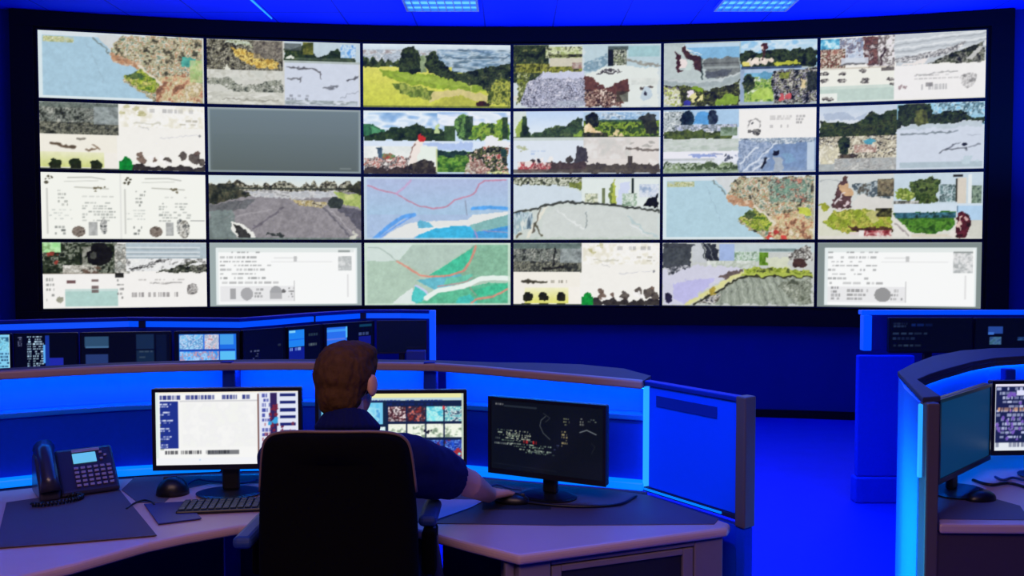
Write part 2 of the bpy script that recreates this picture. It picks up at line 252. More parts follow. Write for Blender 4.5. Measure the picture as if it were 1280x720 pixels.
    p.tex(p.P([(70, 80), (80, 76), (86, 98), (68, 98)]), [(238, 225, 212), (130, 80, 70), (240, 236, 228)], 1.5, al=.8); p.line([(84, 96), (98, 96)], 2, (220, 226, 160)); p.rect(93, 60, 97, 72, (40, 66, 56)); p.rect(49, 60, 50, 97, (200, 210, 160))
    # tile 2,2 and 2,3: river map
    p = Pic(w, h, (170, 192, 222), 111, 0.25); T[2, 2] = p
    p.grad(0, 0, 100, 60, (176, 188, 220), (166, 196, 222)); p.line([(7, 98), (18, 76), (26, 64), (34, 60)], 5, (96, 160, 232)); p.line([(10, 98), (20, 80), (32, 64)], 2, (70, 140, 240), .6)
    p.poly([(12, 98), (20, 84), (30, 74), (38, 70), (70, 68), (74, 60), (100, 54), (100, 60), (74, 76), (56, 78), (38, 90), (32, 98)], (226, 228, 226)); p.line([(74, 50), (86, 48), (98, 50)], 4.4, (90, 165, 236))
    p.poly([(34, 98), (38, 90), (50, 80), (60, 77), (74, 78), (80, 98)], (64, 178, 220)); p.poly([(72, 76), (84, 68), (100, 58), (100, 84), (78, 88), (74, 84)], (132, 182, 180)); p.poly([(74, 88), (100, 76), (100, 98), (74, 98)], (74, 158, 214)); p.line([(82, 86), (98, 82)], 3, (70, 130, 210), .6)
    p.poly([(36, 72), (38, 68), (44, 72), (48, 80), (42, 82), (37, 80)], (100, 180, 210)); p.line([(38, 82), (50, 80), (58, 78)], 1.6, (235, 238, 236))
    red = (196, 130, 152); p.line([(3, 14), (10, 20), (22, 27), (30, 38), (38, 46), (47, 50), (56, 47), (62, 36), (72, 30), (76, 24), (78, 12), (82, 6), (97, 4)], 1.8, red, .9); p.line([(22, 27), (28, 16), (32, 6)], 2.6, (206, 160, 200), .7)
    p.line([(69, 38), (70, 60)], 1.4, (140, 150, 170)); p.line([(75, 84), (77, 98)], 2, (205, 140, 190), .7); p.line([(80, 84), (98, 88)], 1.2, (170, 150, 180), .8)
    for a in ((0, 0, 100, 4), (0, 96, 100, 100), (0, 0, 2, 100), (98, 0, 100, 100)): p.rect(*a, (196, 214, 226), .8)
    p = Pic(w, h, (176, 200, 182), 112, 0.25); T[2, 3] = p
    p.poly([(0, 0), (34, 0), (24, 28), (14, 30), (0, 28)], (208, 222, 216)); p.poly([(34, 0), (76, 0), (44, 50), (24, 30)], (178, 198, 186)); p.poly([(78, 0), (100, 0), (100, 56), (60, 66), (44, 54)], (134, 182, 154))
    p.poly([(44, 52), (74, 8), (72, 28), (66, 44), (56, 52)], (74, 192, 154)); p.poly([(36, 60), (44, 56), (66, 50), (72, 60), (48, 76), (40, 66)], (104, 184, 200)); p.poly([(56, 56), (74, 50), (72, 64), (54, 68)], (110, 196, 170)); p.poly([(18, 98), (33, 70), (36, 98)], (220, 230, 226))
    p.poly([(32, 84), (35, 68), (42, 78), (44, 84), (36, 98), (32, 92)], (84, 200, 196)); p.poly([(40, 92), (50, 80), (70, 72), (84, 64), (100, 64), (100, 98), (34, 98)], (94, 184, 146)); p.poly([(64, 88), (72, 82), (78, 98), (62, 98)], (74, 190, 180)); p.poly([(74, 76), (90, 66), (100, 66), (100, 76), (78, 86)], (70, 186, 144))
    p.line([(35, 68), (40, 74), (44, 84)], 2.4, (205, 205, 236)); p.line([(42, 88), (50, 76), (62, 72), (72, 66), (78, 58), (88, 56), (99, 57)], 6.4, (230, 240, 234))
    r2 = (224, 140, 122); p.line([(22, 30), (30, 40), (38, 52), (46, 54), (58, 52), (68, 44), (72, 30), (76, 6)], 2.4, r2, .9); p.line([(3, 8), (10, 8), (18, 20), (22, 30)], 1, (160, 180, 170)); p.line([(50, 70), (60, 66), (70, 62), (73, 56)], 1.8, (200, 140, 140), .8); p.line([(73, 96), (76, 90), (88, 86), (98, 74)], 2.6, r2, .9); p.line([(72, 72), (76, 84)], 1.6, (170, 160, 140), .7)
    for a in ((0, 0, 100, 4), (0, 96, 100, 100), (0, 0, 2, 100), (98, 0, 100, 100)): p.rect(*a, (206, 226, 208), .8)
    # tile 3,0
    p = Pic(w, h, (206, 216, 218), 121, 1.0); T[3, 0] = p
    p.tex(p.R(0, 0, 24, 60), TREE[:4] + [(120, 126, 70)], 2); p.tex(p.R(2, 30, 47, 44), [(60, 66, 20), (120, 124, 40), (160, 160, 70), (40, 44, 20)], 1.8); p.tex(p.R(22, 4, 47, 22), [(150, 165, 100), (190, 200, 150), (220, 225, 190), (60, 66, 40)], 1.6); p.rect(25, 22, 47, 34, (205, 200, 180)); p.tex(p.R(24, 15, 47, 20), [(30, 30, 20), (140, 150, 90)], 1.2); p.tex(p.R(40, 28, 47, 38), [(140, 110, 100), (190, 180, 170)], 1.4)
    p.tex(p.P([(3, 40), (12, 44), (10, 60), (6, 90), (2, 96)]), [(140, 150, 60), (60, 70, 30), (200, 205, 150)], 1.6); p.tex(p.P([(12, 56), (20, 46), (48, 42), (48, 98), (6, 98), (8, 62)]), [(196, 200, 222), (70, 72, 84), (214, 212, 226), (176, 180, 200), (120, 124, 138), (222, 220, 232)], 1.3); p.poly([(22, 44), (48, 42), (48, 54), (18, 54)], (204, 208, 228), .9); p.rect(30, 88, 48, 97, (170, 182, 192), .5); p.spots(1, 80, 5, 94, 6, (215, 215, 200), 1.1)
    p.poly([(48, 0), (100, 0), (100, 40), (64, 44), (48, 46)], (186, 206, 212)); p.tex(p.P([(48, 30), (64, 14), (66, 30), (60, 40), (48, 44)]), [(150, 176, 190), (110, 140, 156), (180, 200, 208)], 2.6, 1.8); p.rect(64, 8, 70, 34, (26, 32, 30)); p.tex(p.R(68, 6, 77, 34), [(180, 190, 150), (50, 56, 40), (220, 225, 205), (40, 44, 34)], 1.4); p.rect(64, 4, 80, 9, (60, 74, 70), .8); p.rect(78, 4, 99, 20, (160, 196, 200)); p.line([(78, 26), (88, 30), (98, 34)], 3.4, (150, 150, 140))
    p.poly([(50, 46), (66, 34), (98, 38), (98, 98), (48, 98), (48, 52)], (222, 228, 222)); p.poly([(56, 46), (66, 39), (74, 42), (66, 46)], (70, 66, 66)); p.poly([(58, 44), (70, 41), (72, 43)], (210, 214, 212)); p.poly([(48, 50), (54, 52), (62, 70), (78, 52), (79, 74), (72, 82), (76, 92), (66, 98), (48, 98)], (96, 62, 50)); p.tex(p.P([(48, 72), (58, 70), (70, 78), (74, 98), (48, 98)]), [(236, 222, 208), (90, 56, 44), (50, 40, 30), (210, 180, 160), (80, 50, 40)], 1.7); p.rect(70, 74, 78, 90, (60, 60, 40), .7)
    p.line([(86, 70), (95, 68)], 3, (80, 70, 64)); p.ell(90, 78, 4, 10, (190, 205, 214)); p.ell(89, 77, 1.3, 3, (50, 50, 60)); p.tex(p.R(80, 54, 98, 64), [(222, 226, 220), (206, 212, 206)], 3)
    # tile 3,1
    p = Pic(w, h, (214, 226, 236), 131, 0.9); T[3, 1] = p
    p.grad(0, 0, 48, 44, (190, 212, 240), (226, 234, 238)); p.rect(0, 0, 9, 44, (216, 224, 212), .8); p.poly([(1, 30), (5, 12), (8, 6), (8, 44), (1, 44)], (150, 172, 80)); p.tex(p.P([(6, 8), (9, 6), (12, 36), (12, 46), (5, 46)]), [(30, 44, 24), (54, 76, 36)], 2); p.tex(p.P([(12, 38), (20, 32), (28, 24), (36, 24), (44, 10), (48, 10), (48, 44), (12, 44)]), [(46, 66, 40), (70, 90, 54), (36, 52, 32), (84, 100, 60)], 2.2); p.tex(p.P([(40, 38), (46, 30), (48, 44), (40, 44)]), [(150, 176, 60), (110, 140, 50)], 2)
    p.rect(48, 2, 99, 16, (176, 202, 226)); p.tex(p.R(60, 3, 92, 14), [(190, 214, 232), (120, 160, 200), (224, 234, 240), (110, 130, 150)], 4, 1.6); p.tex(p.R(48, 15, 99, 42), [(44, 66, 22), (110, 140, 36), (150, 172, 56), (40, 58, 24), (60, 84, 30)], 2.4); p.rect(56, 14, 90, 18, (50, 76, 60), .8); p.tex(p.E(54, 14, 4.5, 13), [(16, 20, 14), (40, 46, 28)], 2); p.poly([(84, 14), (92, 4), (97, 6), (98, 40), (90, 36), (88, 18)], (44, 46, 34), .9)
    p.tex(p.P([(48, 28), (52, 22), (56, 30), (62, 34), (60, 38), (54, 32), (48, 34)]), [(244, 226, 190), (220, 190, 140)], 2); p.spots(66, 34, 74, 42, 8, (230, 210, 160), 1.2, .9); p.rect(48, 34, 64, 42, (40, 34, 26), .7); p.rect(0, 40, 100, 42, (60, 72, 50), .8)
    p.rect(0, 42, 48, 96, (218, 226, 234)); p.rect(0, 42, 48, 46, (200, 210, 204)); p.spots(2, 54, 10, 70, 9, (170, 176, 130), 1.3, .6); p.txt(12, 62, 24, 70, 2, (170, 190, 220), .8, .6, 3, .7); p.rect(48, 42, 99, 98, (222, 216, 210)); p.tex(p.R(48, 44, 80, 76), [(226, 224, 220), (214, 208, 202), (205, 204, 198)], 4)
    p.line([(78, 60), (86, 62), (99, 62)], 3, (96, 88, 78), .9); p.spots(80, 50, 98, 58, 6, (170, 168, 160), 1.3, .7, 1.4); p.put(p.top(8, 49, 80, 97, 3, 5), (74, 62, 56)); p.tex(p.P([(3, 80), (26, 82), (24, 96), (4, 97)]), [(190, 90, 90), (140, 60, 60), (225, 190, 180), (110, 60, 56)], 1.5); p.spots(4, 72, 26, 84, 8, (236, 232, 228), 1.6, .9); p.ell(18, 78, 1.4, 3, (40, 34, 34))
    p.poly([(42, 76), (43, 58), (46, 54), (49, 60), (50, 80), (42, 82)], (66, 64, 66)); p.ell(38, 76, 3, 5, (70, 66, 56)); p.put(p.top(49, 100, 84, 98, 3, 5), (76, 70, 60)); p.rect(78, 72, 81, 86, (78, 72, 62)); p.rect(0, 92, 100, 98, (84, 78, 66), .8); p.spots(92, 74, 98, 82, 5, (228, 226, 220), 1.4)
    # tile 3,2: windscreen view
    p = Pic(w, h, (206, 216, 214), 141, 0.8); T[3, 2] = p
    p.tex(p.R(0, 0, 47, 14), [(60, 66, 48), (170, 175, 150), (226, 228, 216), (110, 115, 86), (46, 50, 40)], 1.8); p.poly([(0, 12), (20, 12), (36, 16), (47, 26), (47, 44), (0, 56)], (206, 218, 226)); p.tex(p.P([(38, 10), (47, 8), (47, 22), (40, 18)]), [(130, 140, 60), (90, 100, 50)], 2)
    p.rect(47, 3, 99, 48, (222, 230, 226)); p.tex(p.R(49, 26, 58, 46), [(130, 140, 110), (226, 228, 214), (190, 196, 150)], 1.8); p.rect(60.5, 18, 62.5, 44, (110, 120, 84)); p.poly([(65, 44), (66, 20), (69, 4), (70.5, 44)], (176, 188, 76)); p.poly([(65, 44), (66, 14), (68, 8), (67, 44)], (90, 110, 60), .7); p.poly([(70, 44), (73, 10), (80, 8), (78, 40)], (206, 214, 236)); p.rect(80.5, 2, 82, 48, (40, 50, 40)); p.tex(p.R(74, 26, 84, 46), [(150, 176, 150), (225, 232, 226), (110, 140, 110)], 2)
    p.tex(p.R(86, 12, 99, 32), [(150, 170, 196), (226, 230, 236), (190, 202, 220)], 2.2); p.poly([(88, 46), (92, 34), (99, 28), (99, 50)], (20, 22, 16)); p.poly([(0, 56), (22, 44), (34, 42), (60, 42), (99, 52), (99, 100), (0, 100)], (202, 210, 204)); p.poly([(20, 64), (28, 50), (48, 46), (99, 54), (99, 97), (20, 97)], (206, 212, 208))
    p.line([(0, 56), (12, 53), (22, 44), (38, 40), (48, 42), (70, 44), (84, 50), (99, 54)], 3, (60, 64, 56)); p.tex(p.P([(0, 56), (14, 56), (12, 80), (0, 92)]), [(80, 104, 120), (200, 214, 220), (150, 176, 184), (225, 228, 220)], 1.4, 6); p.line([(23, 48), (17, 66), (10, 94)], 4, (226, 224, 210)); p.line([(19, 50), (13, 88)], 2, (100, 96, 84)); p.line([(15, 72), (20, 94)], 2.6, (96, 94, 76)); p.line([(2, 94), (6, 90)], 2.5, (110, 104, 84))
    p.line([(50, 56), (50, 76), (48, 84)], 1.6, (140, 150, 150)); p.line([(30, 54), (42, 72), (48, 84)], 1.6, (226, 230, 228)); p.line([(78, 62), (88, 84), (98, 94)], 2.4, (180, 200, 202), .8); p.line([(80, 74), (92, 94)], 1.2, (226, 230, 232)); p.line([(0, 97), (99, 97)], 1.4, (190, 205, 190))
    # tile 4,0
    p = Pic(w, h, (176, 188, 186), 151, 1.0); T[4, 0] = p
    p.rect(14, 2, 50, 26, (130, 180, 215)); p.rect(14, 2, 50, 8, (186, 210, 226)); p.poly([(0, 4), (8, 4), (16, 12), (24, 24), (34, 44), (30, 58), (50, 60), (40, 72), (0, 64)], (186, 198, 196)); p.poly([(12, 4), (18, 14), (26, 22), (16, 8)], (226, 232, 230))
    p.poly([(26, 26), (50, 24), (50, 52), (40, 60), (28, 54)], (116, 122, 120)); p.rect(26, 38, 50, 42, (150, 158, 156)); p.rect(26, 32, 50, 34, (96, 100, 98)); p.poly([(27, 46), (46, 42), (42, 54), (30, 56)], (84, 90, 96)); p.poly([(8, 12), (11, 20), (10, 40), (14, 44), (8, 46)], (64, 36, 34)); p.poly([(12, 8), (15, 6), (18, 18), (24, 24), (26, 48), (21, 44), (20, 30), (14, 22)], (66, 44, 40)); p.poly([(10, 24), (14, 22), (15, 40), (10, 38)], (232, 220, 216)); p.poly([(15, 24), (20, 30), (19, 44), (15, 44)], (196, 212, 206)); p.line([(25, 26), (26, 56)], 1.6, (30, 44, 40))
    p.line([(0, 60), (14, 62), (32, 66), (42, 62), (50, 52)], 7, (160, 172, 172)); p.line([(0, 57), (30, 62), (40, 58), (50, 48)], 2, (196, 204, 204)); p.tex(p.P([(0, 66), (14, 66), (30, 74), (44, 66), (50, 58), (50, 98), (0, 98)]), [(20, 22, 18), (60, 66, 30), (34, 34, 28), (120, 130, 60), (40, 44, 24)], 2.2)
    p.tex(p.P([(0, 68), (10, 68), (12, 98), (0, 98)]), [(200, 200, 150), (225, 224, 232), (176, 190, 80), (120, 110, 140)], 1.8); p.spots(14, 74, 20, 84, 5, (232, 222, 232), 1.4); p.spots(18, 78, 28, 90, 6, (222, 216, 150), 1.3); p.poly([(34, 92), (42, 80), (49, 84), (49, 96), (34, 98)], (130, 160, 50)); p.ell(16, 94, 2, 5, (60, 60, 160)); p.poly([(17, 70), (24, 68), (26, 78), (20, 76)], (120, 150, 30))
    p.rect(50.5, 0, 100, 42, (150, 196, 226)); p.tex(p.R(51, 0, 100, 18), [(140, 190, 226), (210, 226, 236), (176, 208, 228)], 5, 3); p.tex(p.top(51, 100, 16, 42, 4, 6), TREE[:4], 2); p.spots(55, 28, 68, 38, 14, (240, 226, 214), 1.5, .9); p.spots(51, 34, 58, 40, 5, (220, 210, 110), 1.5); p.poly([(73, 34), (80, 34), (86, 32), (90, 38), (74, 40)], (186, 190, 60)); p.ell(66, 9, 2.2, 6, (70, 40, 40)); p.line([(66, 12), (65, 32)], 3.6, (64, 40, 34)); p.ell(65, 12, 1, 2.4, (226, 200, 190)); p.ell(71, 32, 1.6, 4, (230, 214, 196)); p.rect(51, 40, 90, 44, (60, 76, 104))
    p.rect(50.5, 44, 100, 50, (170, 192, 216)); p.rect(50.5, 44, 53, 98, (150, 170, 196)); p.rect(53, 50, 72, 94, (120, 176, 206)); p.tex(p.R(53, 56, 72, 94), [(60, 96, 40), (120, 160, 60), (190, 205, 120), (90, 130, 50), (225, 230, 205)], 2); p.tex(p.P([(60, 76), (70, 72), (72, 90), (58, 92)]), [(165, 195, 80), (180, 205, 100)], 3); p.poly([(62, 50), (72, 50), (70, 60), (62, 58)], (96, 150, 180)); p.tex(p.E(56, 64, 4, 14), TREE, 2)
    p.tex(p.P([(71, 48), (90, 46), (100, 44), (100, 98), (72, 98)]), [(20, 24, 20), (40, 42, 36), (196, 196, 216), (60, 50, 50), (90, 100, 60), (220, 214, 210), (34, 34, 30)], 1.7); p.tex(p.P([(75, 50), (83, 50), (82, 60), (76, 60)]), [(150, 160, 60), (100, 110, 50)], 2); p.poly([(90, 60), (93, 60), (93, 74), (90, 74)], (214, 196, 150)); p.rect(93.5, 50, 100, 78, (30, 38, 30), .8); p.spots(76, 84, 86, 92, 6, (200, 90, 90), 1.2, .9); p.rect(50.5, 94, 72, 98, (160, 176, 190))
    # tile 4,1
    p = Pic(w, h, (222, 226, 232), 161, 0.8); T[4, 1] = p
    p.rect(0, 0, 50, 28, (170, 200, 226)); p.poly([(22, 4), (30, 4), (32, 24), (20, 24)], (90, 156, 214)); p.tex(p.R(0, 2, 14, 34), [(80, 90, 84), (214, 222, 226), (140, 150, 150), (236, 240, 240)], 1.7); p.tex(p.E(16, 16, 4.5, 14), [(20, 30, 40), (40, 60, 70)], 2); p.tex(p.E(33, 14, 3.4, 13), [(24, 30, 44), (60, 76, 90)], 2); p.tex(p.R(8, 24, 49, 34), [(150, 160, 190), (222, 226, 236), (90, 100, 100), (180, 190, 210)], 2)
    p.tex(p.top(0, 46, 34, 46, 2, 6), [(60, 74, 30), (90, 104, 44), (44, 56, 26)], 2.4); p.tex(p.R(38, 28, 49, 42), [(90, 110, 80), (150, 170, 150)], 2); p.rect(0, 46, 50, 64, (196, 204, 198)); p.tex(p.R(0, 46, 50, 66), [(190, 200, 190), (206, 212, 208), (180, 192, 180)], 6, 2); p.rect(0, 66, 50, 76, (232, 232, 238)); p.poly([(16, 70), (34, 70), (36, 74), (20, 76)], (150, 166, 214)); p.line([(32, 68), (49, 72)], 1.6, (130, 140, 176)); p.spots(36, 68, 49, 84, 12, (230, 232, 240), 1.4); p.spots(40, 70, 49, 80, 6, (90, 96, 110), 1)
    p.tex(p.top(0, 50, 84, 97, 4, 5), [(80, 96, 60), (60, 76, 40), (190, 200, 190), (110, 130, 84)], 2); p.rect(0, 76, 34, 80, (176, 182, 184), .7); p.rect(0, 94, 50, 100, (140, 160, 130), .7)
    p.rect(50, 2, 100, 46, (238, 236, 232)); p.line([(56, 28), (57, 20), (61, 17), (64, 24), (64, 30)], 1.2, (130, 128, 126)); p.ell(59, 25, .8, 2, (110, 110, 110)); p.spots(55, 34, 58, 38, 4, (110, 108, 104), .8); p.tex(p.E(61.5, 37, 3, 5), [(40, 40, 38), (170, 168, 160)], 1.4); p.txt(70, 12, 84, 20, 2, (196, 194, 190), .8, .9, 3, .8); p.txt(70, 26, 84, 33, 1, (140, 138, 136), .7, .6, 2, .7); p.txt(87, 12, 93, 26, 3, (150, 148, 146), .8, .8, 1.8, .7)
    p.rect(50, 46, 100, 98, (130, 152, 184)); p.tex(p.R(50, 46, 99, 56), [(90, 104, 124), (205, 214, 222), (110, 130, 150), (230, 234, 236)], 1.6); p.poly([(70, 56), (94, 54), (93, 92), (70, 96)], (120, 144, 180)); p.tex(p.P([(50, 50), (72, 52), (64, 98), (50, 98)]), [(130, 150, 180), (176, 190, 212), (110, 128, 156), (190, 202, 220)], 2.4)
    for a in ((54, 96, 74, 54), (51, 84, 62, 60), (58, 98, 70, 78)): p.line([a[:2], a[2:]], 2, (214, 222, 232))
    p.ell(74.5, 70, 1.9, 5, (24, 26, 30)); p.line([(68, 78), (65, 92)], 3, (30, 34, 40)); p.poly([(73, 76), (78, 76), (79, 98), (73, 98)], (166, 176, 186)); p.rect(94, 54, 99, 96, (190, 205, 220)); p.poly([(78, 70), (84, 72), (88, 84), (80, 84)], (130, 170, 200), .6)
    # tile 4,3: pavement and kerb
    p = Pic(w, h, (196, 200, 196), 171, 1.0); T[4, 3] = p
    p.poly([(0, 2), (21, 2), (17, 40), (8, 44), (0, 40)], (66, 70, 74)); p.tex(p.R(1, 8, 18, 34), [(60, 66, 70), (78, 84, 86)], 5, al=.6); p.poly([(21, 2), (26, 2), (30, 30), (20, 32)], (196, 200, 204)); p.poly([(27, 2), (35, 2), (39, 28), (31, 32)], (44, 48, 54)); p.line([(26, 2), (30, 32)], 1.4, (40, 46, 50)); p.line([(30, 4), (34, 28)], 1, (150, 156, 160)); p.rect(38, 2, 48, 28, (160, 180, 220)); p.rect(48, 2, 100, 16, (190, 204, 206)); p.rect(64, 10, 88, 14, (120, 140, 140))
    p.tex(p.R(48, 14, 66, 30), [(150, 180, 150), (214, 224, 220), (120, 150, 120)], 2); p.tex(p.R(64, 16, 70, 36), [(80, 120, 20), (110, 150, 50)], 2); p.poly([(68, 22), (84, 24), (84, 42), (70, 42)], (208, 212, 190)); p.tex(p.P([(82, 20), (90, 8), (98, 6), (98, 26), (84, 28)]), [(230, 230, 226), (60, 56, 50), (210, 210, 206)], 1.8); p.poly([(87, 26), (94, 26), (94, 38), (87, 38)], (70, 50, 44)); p.tex(p.R(30, 28, 62, 40), [(206, 212, 206), (176, 186, 170), (222, 226, 222)], 3)
    p.poly([(0, 44), (20, 36), (50, 38), (54, 44), (40, 60), (26, 78), (14, 98), (0, 98)], (206, 206, 222)); p.poly([(8, 64), (36, 54), (28, 76), (16, 96), (8, 88)], (188, 186, 228)); p.tex(p.P([(2, 40), (16, 36), (18, 40), (6, 52)]), [(40, 44, 50), (214, 214, 222)], 1.6); p.ell(4, 88, 2.8, 8, (40, 36, 60)); p.poly([(38, 54), (46, 44), (54, 42), (54, 48), (44, 58)], (110, 96, 92))
    p.tex(p.P([(54, 42), (62, 38), (98, 44), (98, 52), (56, 52)]), [(100, 116, 30), (150, 166, 60), (190, 200, 90), (60, 70, 30)], 2); p.poly([(48, 62), (56, 54), (98, 55), (98, 97), (30, 97), (36, 82)], (150, 158, 144))
    for i in range(24): p.line([(40 + i * 2.3, 66 - min(i, 4) * 3), (40 + i * 3.0, 98)], 1, (190, 196, 184) if i % 2 else (104, 110, 100), .8)
    p.tex(p.P([(80, 60), (98, 58), (98, 96), (88, 92), (76, 66)]), [(60, 66, 50), (150, 155, 140), (100, 106, 90), (190, 194, 180)], 1.8, al=.8); p.line([(16, 97), (34, 76), (46, 56), (54, 49)], 5, (216, 214, 150)); p.line([(22, 97), (38, 76), (48, 60), (56, 53), (98, 53)], 3, (52, 52, 34)); p.line([(54, 50), (98, 51)], 3, (170, 184, 80)); p.spots(28, 70, 36, 82, 7, (170, 150, 60), 1.2); p.tex(p.P([(24, 94), (40, 80), (36, 97)]), [(70, 66, 56), (226, 224, 216), (60, 60, 70)], 1.6)
    # tile 5,0
    p = Pic(w, h, (238, 236, 230), 181, 0.6); T[5, 0] = p
    p.tex(p.R(0, 2, 12, 20), [(60, 130, 170), (110, 190, 220), (220, 240, 245)], 2.2); p.tex(p.R(12, 2, 27, 32), [(150, 170, 200), (110, 100, 110), (214, 222, 232), (176, 190, 210)], 1.7); p.tex(p.P([(26, 2), (40, 2), (37, 44), (30, 48), (28, 36)]), [(90, 56, 50), (130, 96, 88), (60, 44, 40), (214, 205, 205)], 1.8); p.tex(p.R(36, 0, 46, 46), [(232, 226, 230), (214, 214, 210), (90, 80, 76), (236, 232, 234)], 2); p.line([(40, 20), (37, 44)], 2.4, (60, 46, 44)); p.tex(p.R(0, 18, 16, 46), [(150, 100, 80), (230, 226, 214), (90, 76, 50), (110, 60, 50), (226, 218, 200)], 1.6); p.rect(13, 32, 30, 42, (205, 212, 222), .9); p.line([(13, 42), (28, 41)], 2.4, (110, 110, 110)); p.rect(0, 46, 46, 49, (190, 180, 160), .6)
    p.poly([(46, 0), (100, 0), (100, 44), (46, 48)], (196, 202, 206))
    for i, v in enumerate((6, 16, 26)): p.line([(46, v + 6), (100, v - 4)], 2, (222, 226, 228)); p.line([(46, v + 11), (100, v - 1)], 1.2, (150, 156, 160), .7)
    p.tex(p.P([(46, 36), (70, 28), (88, 16), (80, 32), (60, 40), (46, 44)]), [(120, 120, 120), (226, 226, 226), (90, 90, 92), (240, 240, 240)], 1.8, 1.2); p.tex(p.P([(66, 46), (78, 34), (92, 22), (99, 18), (99, 46)]), [(30, 34, 24), (60, 66, 44), (150, 150, 140), (40, 42, 34)], 1.6); p.poly([(88, 40), (96, 24), (99, 24), (92, 42)], (190, 190, 186)); p.poly([(52, 44), (66, 38), (64, 46), (50, 47)], (232, 226, 222))
    p.rect(0, 49, 46, 98, (236, 236, 226)); p.rect(0, 74, 46, 98, (190, 208, 198)); p.rect(0, 84, 11, 98, (232, 236, 228)); p.rect(0, 74, 46, 78, (205, 218, 208)); p.rect(0, 96, 46, 100, (220, 230, 222))
    for u, v in ((3, 55), (14, 55), (27, 52), (43, 50), (3, 65), (14, 66), (28, 66), (43, 66), (45, 74), (28, 70), (4, 92), (7, 94)): p.tex(p.E(u, v, 2.4, 3), [(60, 56, 52), (120, 116, 110), (210, 208, 200)], 1.2)
    p.rect(38, 49, 46, 54, (110, 104, 98)); p.rect(46, 48, 100, 97, (238, 236, 234)); p.txt(58, 62, 86, 71, 2, (186, 184, 182), .8, .8, 2.4, .6); p.line([(59, 62), (84, 58)], 1, (150, 150, 148)); p.txt(60, 76, 82, 86, 1, (176, 176, 176), .9, .9, 1.8, .9); p.rect(65, 74, 69, 80, (130, 128, 128), .8); p.tex(p.E(90, 72, 5, 11), [(130, 128, 126), (232, 230, 228), (170, 168, 166)], 1.4); p.spots(48, 78, 54, 82, 5, (150, 130, 130), .9, .8)
    # tile 5,1
    p = Pic(w, h, (206, 216, 226), 191, 0.9); T[5, 1] = p
    p.grad(0, 0, 48, 30, (190, 204, 220), (222, 226, 232)); p.poly([(2, 10), (18, 12), (22, 20), (30, 10), (28, 24), (4, 20)], (170, 184, 204), .8); p.tex(p.P([(0, 22), (12, 24), (20, 30), (28, 22), (32, 10), (38, 14), (48, 8), (48, 58), (0, 56)]), [(24, 34, 16), (56, 70, 34), (36, 46, 24), (76, 86, 40), (30, 36, 20)], 2); p.tex(p.R(0, 46, 48, 82), [(226, 222, 200), (150, 140, 120), (214, 208, 180), (40, 36, 28), (234, 230, 215), (190, 180, 150)], 2); p.tex(p.E(16, 60, 4, 14), TREE[:4], 2); p.poly([(26, 54), (32, 48), (35, 56), (30, 60)], (80, 150, 170)); p.tex(p.R(22, 60, 36, 72), [(230, 220, 205), (150, 110, 96), (220, 215, 200)], 1.6); p.tex(p.P([(14, 74), (22, 72), (24, 80), (12, 84)]), [(50, 44, 36), (90, 80, 60)], 2)
    p.tex(p.P([(0, 58), (12, 64), (12, 86), (0, 92)]), [(226, 220, 190), (190, 184, 160), (236, 232, 214)], 2); p.rect(0, 88, 48, 100, (168, 174, 172)); p.tex(p.R(10, 80, 48, 98), [(160, 165, 164), (186, 188, 184), (150, 150, 146), (206, 206, 200)], 3, 1.6)
    p.rect(48, 0, 100, 34, (150, 196, 220)); p.tex(p.R(70, 0, 100, 20), [(130, 190, 224), (206, 230, 240), (60, 90, 100), (170, 210, 230)], 2); p.tex(p.P([(48, 2), (68, 0), (70, 16), (86, 12), (92, 24), (100, 20), (100, 32), (74, 34), (48, 38)]), TREE[:4] + [(50, 56, 40)], 2); p.tex(p.P([(60, 10), (66, 12), (66, 34), (58, 34)]), [(110, 116, 60), (60, 66, 34)], 2); p.poly([(50, 32), (62, 34), (98, 28), (99, 96), (49, 96)], (206, 214, 226)); p.poly([(50, 34), (98, 30), (98, 36), (50, 40)], (190, 202, 210)); p.line([(51, 46), (80, 44)], 2.2, (120, 130, 136)); p.line([(81, 44), (84, 43)], 1.4, (120, 130, 140)); p.line([(90, 50), (97, 50)], 1.4, (176, 184, 196))
    p.line([(74, 74), (79, 70), (90, 70)], 1.6, (90, 94, 100)); p.line([(78, 70), (83, 61), (86, 61)], 1.2, (90, 94, 104)); p.ell(88.5, 64, 1.3, 2.6, (40, 44, 54)); p.line([(91, 68), (98, 64)], 1.8, (130, 136, 146)); p.rect(50, 88, 99, 96, (176, 192, 200)); p.spots(88, 82, 97, 90, 6, (190, 206, 214), 1.6)
    # tile 5,2
    p = Pic(w, h, (214, 214, 206), 201, 1.0); T[5, 2] = p
    p.rect(0, 2, 47, 50, (206, 210, 206)); p.line([(0, 9), (14, 10)], 1, (150, 156, 156), .7); p.tex(p.P([(22, 14), (46, 8), (46, 36), (34, 36), (24, 30)]), [(90, 104, 110), (60, 70, 74), (190, 200, 204), (130, 140, 140), (80, 74, 60)], 2); p.tex(p.R(37, 8, 47, 34), [(90, 80, 60), (150, 140, 110), (60, 60, 50)], 2); p.poly([(24, 32), (46, 38), (46, 54), (20, 54)], (214, 212, 206)); p.poly([(9, 52), (10, 32), (14, 10), (18, 8), (21, 34), (20, 52)], (84, 60, 58)); p.poly([(13, 16), (19, 14), (22, 24), (21, 34), (15, 30)], (206, 170, 130)); p.line([(11, 46), (16, 28)], 2, (226, 220, 222)); p.spots(13, 40, 19, 52, 6, (214, 196, 200), 1); p.ell(16.5, 7, 1.8, 4.5, (90, 66, 54)); p.spots(2, 44, 6, 52, 5, (150, 156, 50), 1.3)
